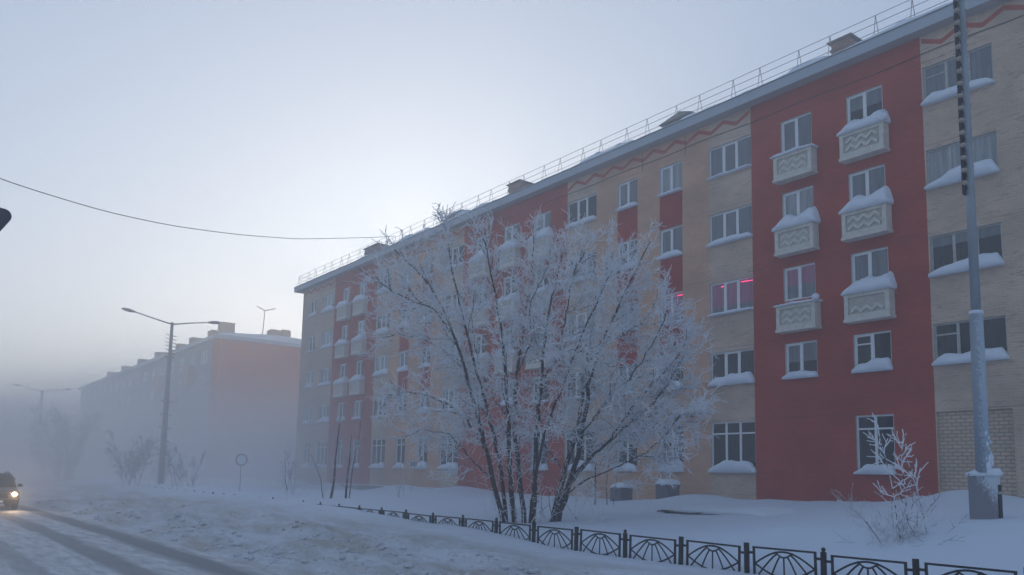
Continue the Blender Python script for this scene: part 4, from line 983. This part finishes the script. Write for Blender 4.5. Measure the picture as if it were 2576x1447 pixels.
def rime_bush():
    rng = np.random.default_rng(31); org = (14.0, 6.9, gz(14.0, 6.9)); root = empty('frosted_shrub', org)
    tag(root, 'young frosted shrub with thick rime on its upper twigs, left of the grey footing', 'shrub')
    tr = TW(); cr = TW()
    ST = [[(13.95, 6.9, 1.0), (13.83, 6.91, 1.63), (13.71, 6.93, 2.17), (13.53, 6.98, 2.72), (13.42, 7.01, 3.11)],
          [(14.34, 6.6, 1.0), (14.19, 6.64, 1.64), (14.06, 6.68, 2.05), (13.95, 6.72, 2.35), (13.89, 6.73, 2.52)],
          [(14.0, 6.86, 1.02), (14.05, 6.76, 1.5), (14.08, 6.7, 1.77)],
          [(13.95, 6.9, 1.1), (14.01, 6.77, 1.7), (13.88, 6.79, 2.18), (13.8, 6.79, 2.66), (13.92, 6.64, 3.0)]]
    for k, pl in enumerate(ST):
        P = resample(pl, 14); P = P[:13]; P = resample(P, 14); tr.tube(P, .014 if k != 2 else .009, .007, 6)
        for q in range(int(12 if k != 2 else 5)):
            t = rng.uniform(.15, 1); i = min(int(t * 13), 12); T = P[i + 1] - P[i]; T /= np.linalg.norm(T); b = P[i]
            low = b[2] < 1.75
            B = grow(b, side_dir(T, rng, (.5, 1.1)), rng.uniform(.25, .6) * (1.2 - .4 * t), 5, rng, .2, .06)
            (tr if low and rng.random() < .6 else cr).tube(B, .006 if low else .010, .003 if low else .008, 5)
            for c in range(4):
                i3 = rng.integers(1, 5); T3_ = B[i3] - B[i3 - 1]; C = grow(B[i3], side_dir(T3_ / np.linalg.norm(T3_), rng, (.4, 1.)), rng.uniform(.07, .24), 3, rng, .2, .04)
                (tr if low and rng.random() < .5 else cr).tube(C, .004 if low else .008, .003 if low else .007, 5)
    for q in range(26):
        a = rng.uniform(0, 6.28); rr_ = rng.random() * .95; b = np.array([14.1 + .8 * rr_ * math.cos(a), 6.85 + .9 * rr_ * math.sin(a), 0.]); b[2] = gz(b[0], b[1]) - .03
        B = grow(b, (rng.normal(0, .6), rng.normal(0, .6), .9), rng.uniform(.3, .85), 6, rng, .15, .0); tr.tube(B, .005, .003, 4)
        for c in range(4): i3 = rng.integers(1, 5); tr.tube(grow(B[i3], (B[i3 + 1] - B[i3]) * 9 + rng.normal(0, .6, 3), rng.uniform(.1, .28), 3, rng, .2, 0), .0035, .0025, 3)
    tr.build('trunk', M['limb'], root, org); cr.build('crown', M['rime'], root, org)
    rng = np.random.default_rng(33); org = (13.79, 7.06, gz(13.79, 7.06)); root = empty('frosted_shrub', org)
    tag(root, 'leaning frosted twig shrub bent left over the snow just behind the fence', 'shrub')
    tr = TW(); cr = TW(); P = resample([(13.79, 7.06, 0.8), (13.59, 7.17, 1.14), (13.4, 7.28, 1.41), (13.23, 7.39, 1.58), (13.03, 7.53, 1.69)], 14)
    tr.tube(P[:8], .013, .014, 6); cr.tube(P[7:], .018, .014, 6)
    for q in range(34):
        if q < 18:
            a = rng.uniform(0, 6.28); b = np.array([13.7 + .45 * math.cos(a) * rng.random(), 7.1 + .6 * math.sin(a) * rng.random(), 0.]); b[2] = gz(b[0], b[1]) - .03; d = (rng.normal(0, .9), rng.normal(0, .9), .7)
            B = grow(b, d, rng.uniform(.3, .75), 6, rng, .16, -.02)
        else:
            i = rng.integers(1, 12); B = grow(P[i], side_dir(P[i + 1] - P[i], rng, (.5, 1.1)) * 20 if False else (P[i + 1] - P[i]) * 8 + rng.normal(0, .6, 3), rng.uniform(.2, .5), 5, rng, .16, .02)
        cr.tube(B, .004, .003, 4)
        for c in range(3):
            i3 = rng.integers(1, 5); cr.tube(grow(B[i3], (B[i3 + 1] - B[i3]) * 10 + rng.normal(0, .6, 3), rng.uniform(.08, .22), 3, rng, .2, 0), .003, .0025, 3)
    tr.build('trunk', M['limb'], root, org); cr.build('crown', M['rimefar'], root, org)
rime_bush()

# ------------------------------------------------------------------ hatch boxes at the house wall, buried bench
def hatch(x, y, label, hsnow, sd):
    z = gz(x, y); root = empty('hatch_box', (x, y, z)); tag(root, label, 'hatch box', 'snow-capped hatch boxes by the wall')
    m = MB(); m.box(-.34, .34, -.33, .33, -.4, .52, 0); m.box(-.38, .38, -.37, .37, .521, .56, 0); bevel(m.build('box', M['bin'], root), .01)
    snow_mound(-.36, .36, .37, -.38, .56, hsnow, .5, sd, 10, .0).build('snow_cap', M['snowcap'], root, True)
hatch(24.6, 24.0, 'grey hatch box with a thin snow cap, left one of two by the wall', .20, 5)
hatch(24.6, 21.45, 'grey hatch box with a round snow cap, right one of two by the wall', .28, 9)
zb_ = gz(18.5, 16.3) + .05
pk = MB()
pk.box(18.5, 18.95, 14.8, 16.4, zb_, zb_ + .04, 0); pk.box(18.44, 18.498, 14.9, 16.5, zb_ - .02, zb_ + .02, 0)
for yy_ in (15.0, 15.6, 16.2): pk.box(18.55, 18.85, yy_, yy_ + .08, zb_ - .5, zb_ - .001, 0)
bench = pk.build('buried_bench', M['plank']); tag(bench, 'dark slatted bench seat almost buried under a snow drift', 'bench')
sm_ = snow_mound(12.8, 16.3, 20.2, 18.45, zb_ + .042, .16, .6, 77, 20, .02); o = sm_.build('snow_cap', M['snowcap'], bench, True)

# ------------------------------------------------------------------ signs
def round_sign(x, y, zc, d, label, text=None, rz=0, group='round speed signs', zs=None):
    z = gz(x, y); root = empty('traffic_sign', (x, y, z), rz); tag(root, label, 'traffic sign', group)
    m = MB(); m.bar((0, .03, -.4), (0, .03, zc - z + d * .45), .022, n=8); m.build('pole', M['reveal'], root, True)
    def disc(r0, r1, yy, mt, nm):
        m = MB(); n = 32; vs = []
        for i in range(n):
            a = 2 * math.pi * i / n
            for r in (r0, r1): vs.append((r * math.cos(a), yy, zc - z + r * math.sin(a)))
        fs = [(2 * i, 2 * i + 1, (2 * i + 3) % (2 * n), (2 * i + 2) % (2 * n)) for i in range(n)]
        m.add(vs, fs); return m.build(nm, mt, root)
    m = MB(); m.tube([(0, -.012, zc - z), (0, .0, zc - z)], d / 2, 32); m.build('plate', M['signwhite'], root)
    disc(d / 2 * .80, d / 2 * .995, -.016, M['signred'], 'ring')
    if text:
        cu = bpy.data.curves.new('number', 'FONT'); cu.body = text; cu.size = d * .62; cu.align_x = 'CENTER'; cu.align_y = 'CENTER'; cu.extrude = .002; cu.offset = .006
        t = bpy.data.objects.new('number', cu); col.objects.link(t); dg = bpy.context.evaluated_depsgraph_get()
        me = bpy.data.meshes.new_from_object(t.evaluated_get(dg)); bpy.data.objects.remove(t)
        me.materials.clear(); me.materials.append(M['black']); o = bpy.data.objects.new('number', me); col.objects.link(o); o.parent = root
        o.rotation_euler = (R(90), 0, 0); o.location = (0, -.018, zc - z)
round_sign(22, 36.9, 2.47, .52, 'round speed sign reading 20 on a post before the ground-floor windows', '20', R(-12))
round_sign(14, 40.2, 2.49, .60, 'round sign on a post faint in the fog before the orange gable', None, R(-8))
# triangle sign seen from behind at the left edge
root = empty('give_way_sign', (-.2, 7.0, 0)); tag(root, 'triangular road sign seen from behind at the left edge', 'traffic sign')
cx_, zt_ = .59 - .2 - .0, 3.93
def tri(sz, rr, yy0, yy1, mt, nm, cxp):
    A = [(-sz / 2, 0), (sz / 2, 0), (0, -sz * .866)]; g = (0, -sz * .289); pts = []
    for i, a0 in enumerate((150, 30, -90)):
        ux, uy = g[0] - A[i][0], g[1] - A[i][1]; l = math.hypot(ux, uy); c = (A[i][0] + ux / l * 2 * rr, A[i][1] + uy / l * 2 * rr)
        for k in range(7):
            t = R(a0 + 60 - 20 * k); pts.append((c[0] + rr * math.cos(t), c[1] + rr * math.sin(t)))
    n = len(pts); vs = [(cxp + p[0], yy0, zt_ + p[1]) for p in pts] + [(cxp + p[0], yy1, zt_ + p[1]) for p in pts]
    m = MB(); m.add(vs, [tuple(range(n)), tuple(range(2 * n - 1, n - 1, -1))] + [(i, n + i, n + (i + 1) % n, (i + 1) % n) for i in range(n)]); return m.build(nm, mt, root)
tri(.92, .055, 0, .012, M['signback'], 'plate', .35)
tri(.86, .05, -.006, -.001, M['signback'], 'rim', .35)
m = MB(); m.bar((.35, -.045, 0), (.35, -.045, 3.9), .03, n=10); m.build('pole', M['lamppost'], root, True)

# ------------------------------------------------------------------ span wire over the street
pw_ = [(-14, 17.7, 12.9), (-8, 22, 11.6), (-3, 25.6, 11.05), (2.02, 29.26, 10.96), (5.38, 31.7, 11.33), (8.27, 33.79, 11.9), (11.91, 36.43, 12.88), (16.03, 39.41, 14.18), (22.46, 44.07, 16.64), (25.6, 46.35, 17.9)]
m = MB(); P = resample(pw_, 60); m.tube([tuple(p) for p in P], .016, 5); o = m.build('span_wire', M['wire']); tag(o, 'thin sagging wire crossing the sky to the roof edge', 'wire')

# ------------------------------------------------------------------ the car
def car(x, y):
    root = empty('car', (x, y, 0)); tag(root, 'car with lit headlights coming out of the fog at the left edge', 'car')
    W = .90
    def shell(prof, w0, w1, zlo, zhi, name, mt, bv):
        n = len(prof); vs = []
        for sx in (-1, 1):
            for (py, pz) in prof:
                t = min(1, max(0, (pz - zlo) / (zhi - zlo))); vs.append((sx * (w0 + (w1 - w0) * t), py, pz))
        fs = [tuple(range(n)), tuple(range(2 * n - 1, n - 1, -1))] + [(i, n + i, n + (i + 1) % n, (i + 1) % n) for i in range(n)]
        m = MB(); m.add(vs, fs); return bevel(m.build(name, mt, root), bv, 3)
    shell([(.06, .28), (.0, .45), (.01, .74), (.12, .88), (.95, .98), (3.9, 1.0), (4.35, .95), (4.42, .5), (4.35, .28)], W, W * .97, .3, 1., 'body', M['vanbody'], .07)
    shell([(.98, .97), (1.45, 1.46), (1.75, 1.56), (2.6, 1.60), (3.9, 1.52), (4.28, .97)], W * .95, W * .78, .97, 1.6, 'cabin', M['vandark'], .05)
    m = MB(); m.add([(-.74, 1.04, 1.02), (.74, 1.04, 1.02), (.64, 1.40, 1.45), (-.64, 1.40, 1.45)], [(0, 1, 2, 3)])
    for v in range(4): q = m.v[v]; m.v[v] = (q[0], q[1] - .045, q[2] + .02)
    m.build('windscreen', M['gdark'], root)
    for s in (-1, 1):
        m = MB(); m.box(s * .80 - .02, s * .80 + .035, 1.75, 3.5, 1.10, 1.40); m.build('side_window', M['gdark'], root)
        m = MB(); m.tube([(s * .68, -.03, .70), (s * .68, .08, .70)], [.085, .09], 20); m.build('headlight', M['lamp_on'], root, True)
        m = MB(); m.box(s * 1.0 - .09, s * 1.0 + .09, 1.22, 1.28, 1.0, 1.14); m.bar((s * .84, 1.26, 1.03), (s * .95, 1.25, 1.05), .015); bevel(m.build('mirror', M['vandark'], root), .02)
        for wy in (.85, 3.5):
            m = MB(); m.tube([(s * .70, wy, .32), (s * .91, wy, .32)], .32, 20); wl = m.build('wheel', M['rubber'], root, True)
            m = MB(); m.tube([(s * .905, wy, .32), (s * .92, wy, .32)], .19, 16); q = m.build('rim', M['lamp_lens'], wl, True)
    m = MB(); m.box(-.86, .86, -.10, -.005, .30, .46); bevel(m.build('bumper', M['vandark'], root), .02)
    m = MB(); m.box(-.44, .44, -.02, .01, .54, .74); [m.box(-.42, .42, -.032, -.021, z, z + .015) for z in (.58, .63, .68)]; m.build('grille', M['vandark'], root)
    m = MB(); m.box(-.26, .26, -.115, -.101, .33, .44); m.build('number_plate', M['signwhite'], root)
    for s in (-1, 1):
        m = MB(); m.bar((s * .6, 1.9, 1.66), (s * .6, 3.7, 1.64), .018); m.bar((s * .6, 1.95, 1.52), (s * .6, 1.95, 1.66), .015); m.bar((s * .6, 3.6, 1.5), (s * .6, 3.6, 1.64), .015); m.build('roof_rail', M['vandark'], root)
        li = bpy.data.lights.new('headlamp_beam', 'SPOT'); li.energy = 60; li.color = (1, .62, .30); li.spot_size = R(80); li.spot_blend = .9; li.shadow_soft_size = .08
        lo = bpy.data.objects.new('headlamp_beam', li); col.objects.link(lo); lo.parent = root; lo.location = (s * .68, -.06, .70)
        lo.rotation_euler = Vector((0, 1, .18)).to_track_quat('Z', 'Y').to_euler()
car(3.84, 41.8)

# ------------------------------------------------------------------ frozen fog
HZ = 22.0
m = MB(); m.box(-850, 850, -850, 850, -1.6, HZ); hz = m.build('haze', []); tag(hz, kind='stuff')
hm_ = bpy.data.materials.new('frozen_fog'); hm_.use_nodes = True; nt = hm_.node_tree; nt.nodes.clear()
ho = nt.nodes.new('ShaderNodeOutputMaterial'); hv = nt.nodes.new('ShaderNodeVolumePrincipled')
hv.inputs['Color'].default_value = (.94, .95, .96, 1); hv.inputs['Density'].default_value = .0090; hv.inputs['Anisotropy'].default_value = .55
nt.links.new(hv.outputs[0], ho.inputs['Volume']); hz.data.materials.append(hm_)

# a low bank of steam drifting over the far street: denser towards the ground and the distance
m = MB(); m.box(-120, 120, 30, 330, -1.2, 13.5); fb = m.build('ground_fog', []); tag(fb, kind='stuff')
fm = bpy.data.materials.new('drifting_steam'); fm.use_nodes = True; nt = fm.node_tree; nt.nodes.clear(); N = nt.nodes.new; L = nt.links.new
fo = N('ShaderNodeOutputMaterial'); fv = N('ShaderNodeVolumePrincipled'); fv.inputs['Color'].default_value = (.93, .94, .97, 1); fv.inputs['Anisotropy'].default_value = .4
tc = N('ShaderNodeTexCoord'); sp = N('ShaderNodeSeparateXYZ'); L(tc.outputs['Object'], sp.inputs[0])
zf = N('ShaderNodeMapRange'); zf.interpolation_type = 'SMOOTHSTEP'; zf.inputs[1].default_value = 13.4; zf.inputs[2].default_value = 0; L(sp.outputs['Z'], zf.inputs[0])
yf = N('ShaderNodeMapRange'); yf.interpolation_type = 'SMOOTHSTEP'; yf.inputs[1].default_value = 30; yf.inputs[2].default_value = 88; L(sp.outputs['Y'], yf.inputs[0])
n = N('ShaderNodeTexNoise'); n.inputs['Scale'].default_value = .06; n.inputs['Detail'].default_value = 2; L(tc.outputs['Object'], n.inputs[0])
nf = N('ShaderNodeMapRange'); nf.inputs[1].default_value = .35; nf.inputs[2].default_value = .65; nf.inputs[3].default_value = .35; nf.inputs[4].default_value = 1.5; L(n.outputs[0], nf.inputs[0])
zz = N('ShaderNodeMath'); zz.operation = 'POWER'; zz.inputs[1].default_value = 1.6; L(zf.outputs[0], zz.inputs[0])
a1 = N('ShaderNodeMath'); a1.operation = 'MULTIPLY'; L(zz.outputs[0], a1.inputs[0]); L(yf.outputs[0], a1.inputs[1])
a2 = N('ShaderNodeMath'); a2.operation = 'MULTIPLY'; L(a1.outputs[0], a2.inputs[0]); L(nf.outputs[0], a2.inputs[1])
a3 = N('ShaderNodeMath'); a3.operation = 'MULTIPLY'; a3.inputs[1].default_value = .15; L(a2.outputs[0], a3.inputs[0]); L(a3.outputs[0], fv.inputs['Density'])
L(fv.outputs[0], fo.inputs['Volume']); fb.data.materials.append(fm)
sc.cycles.volume_step_rate = 4
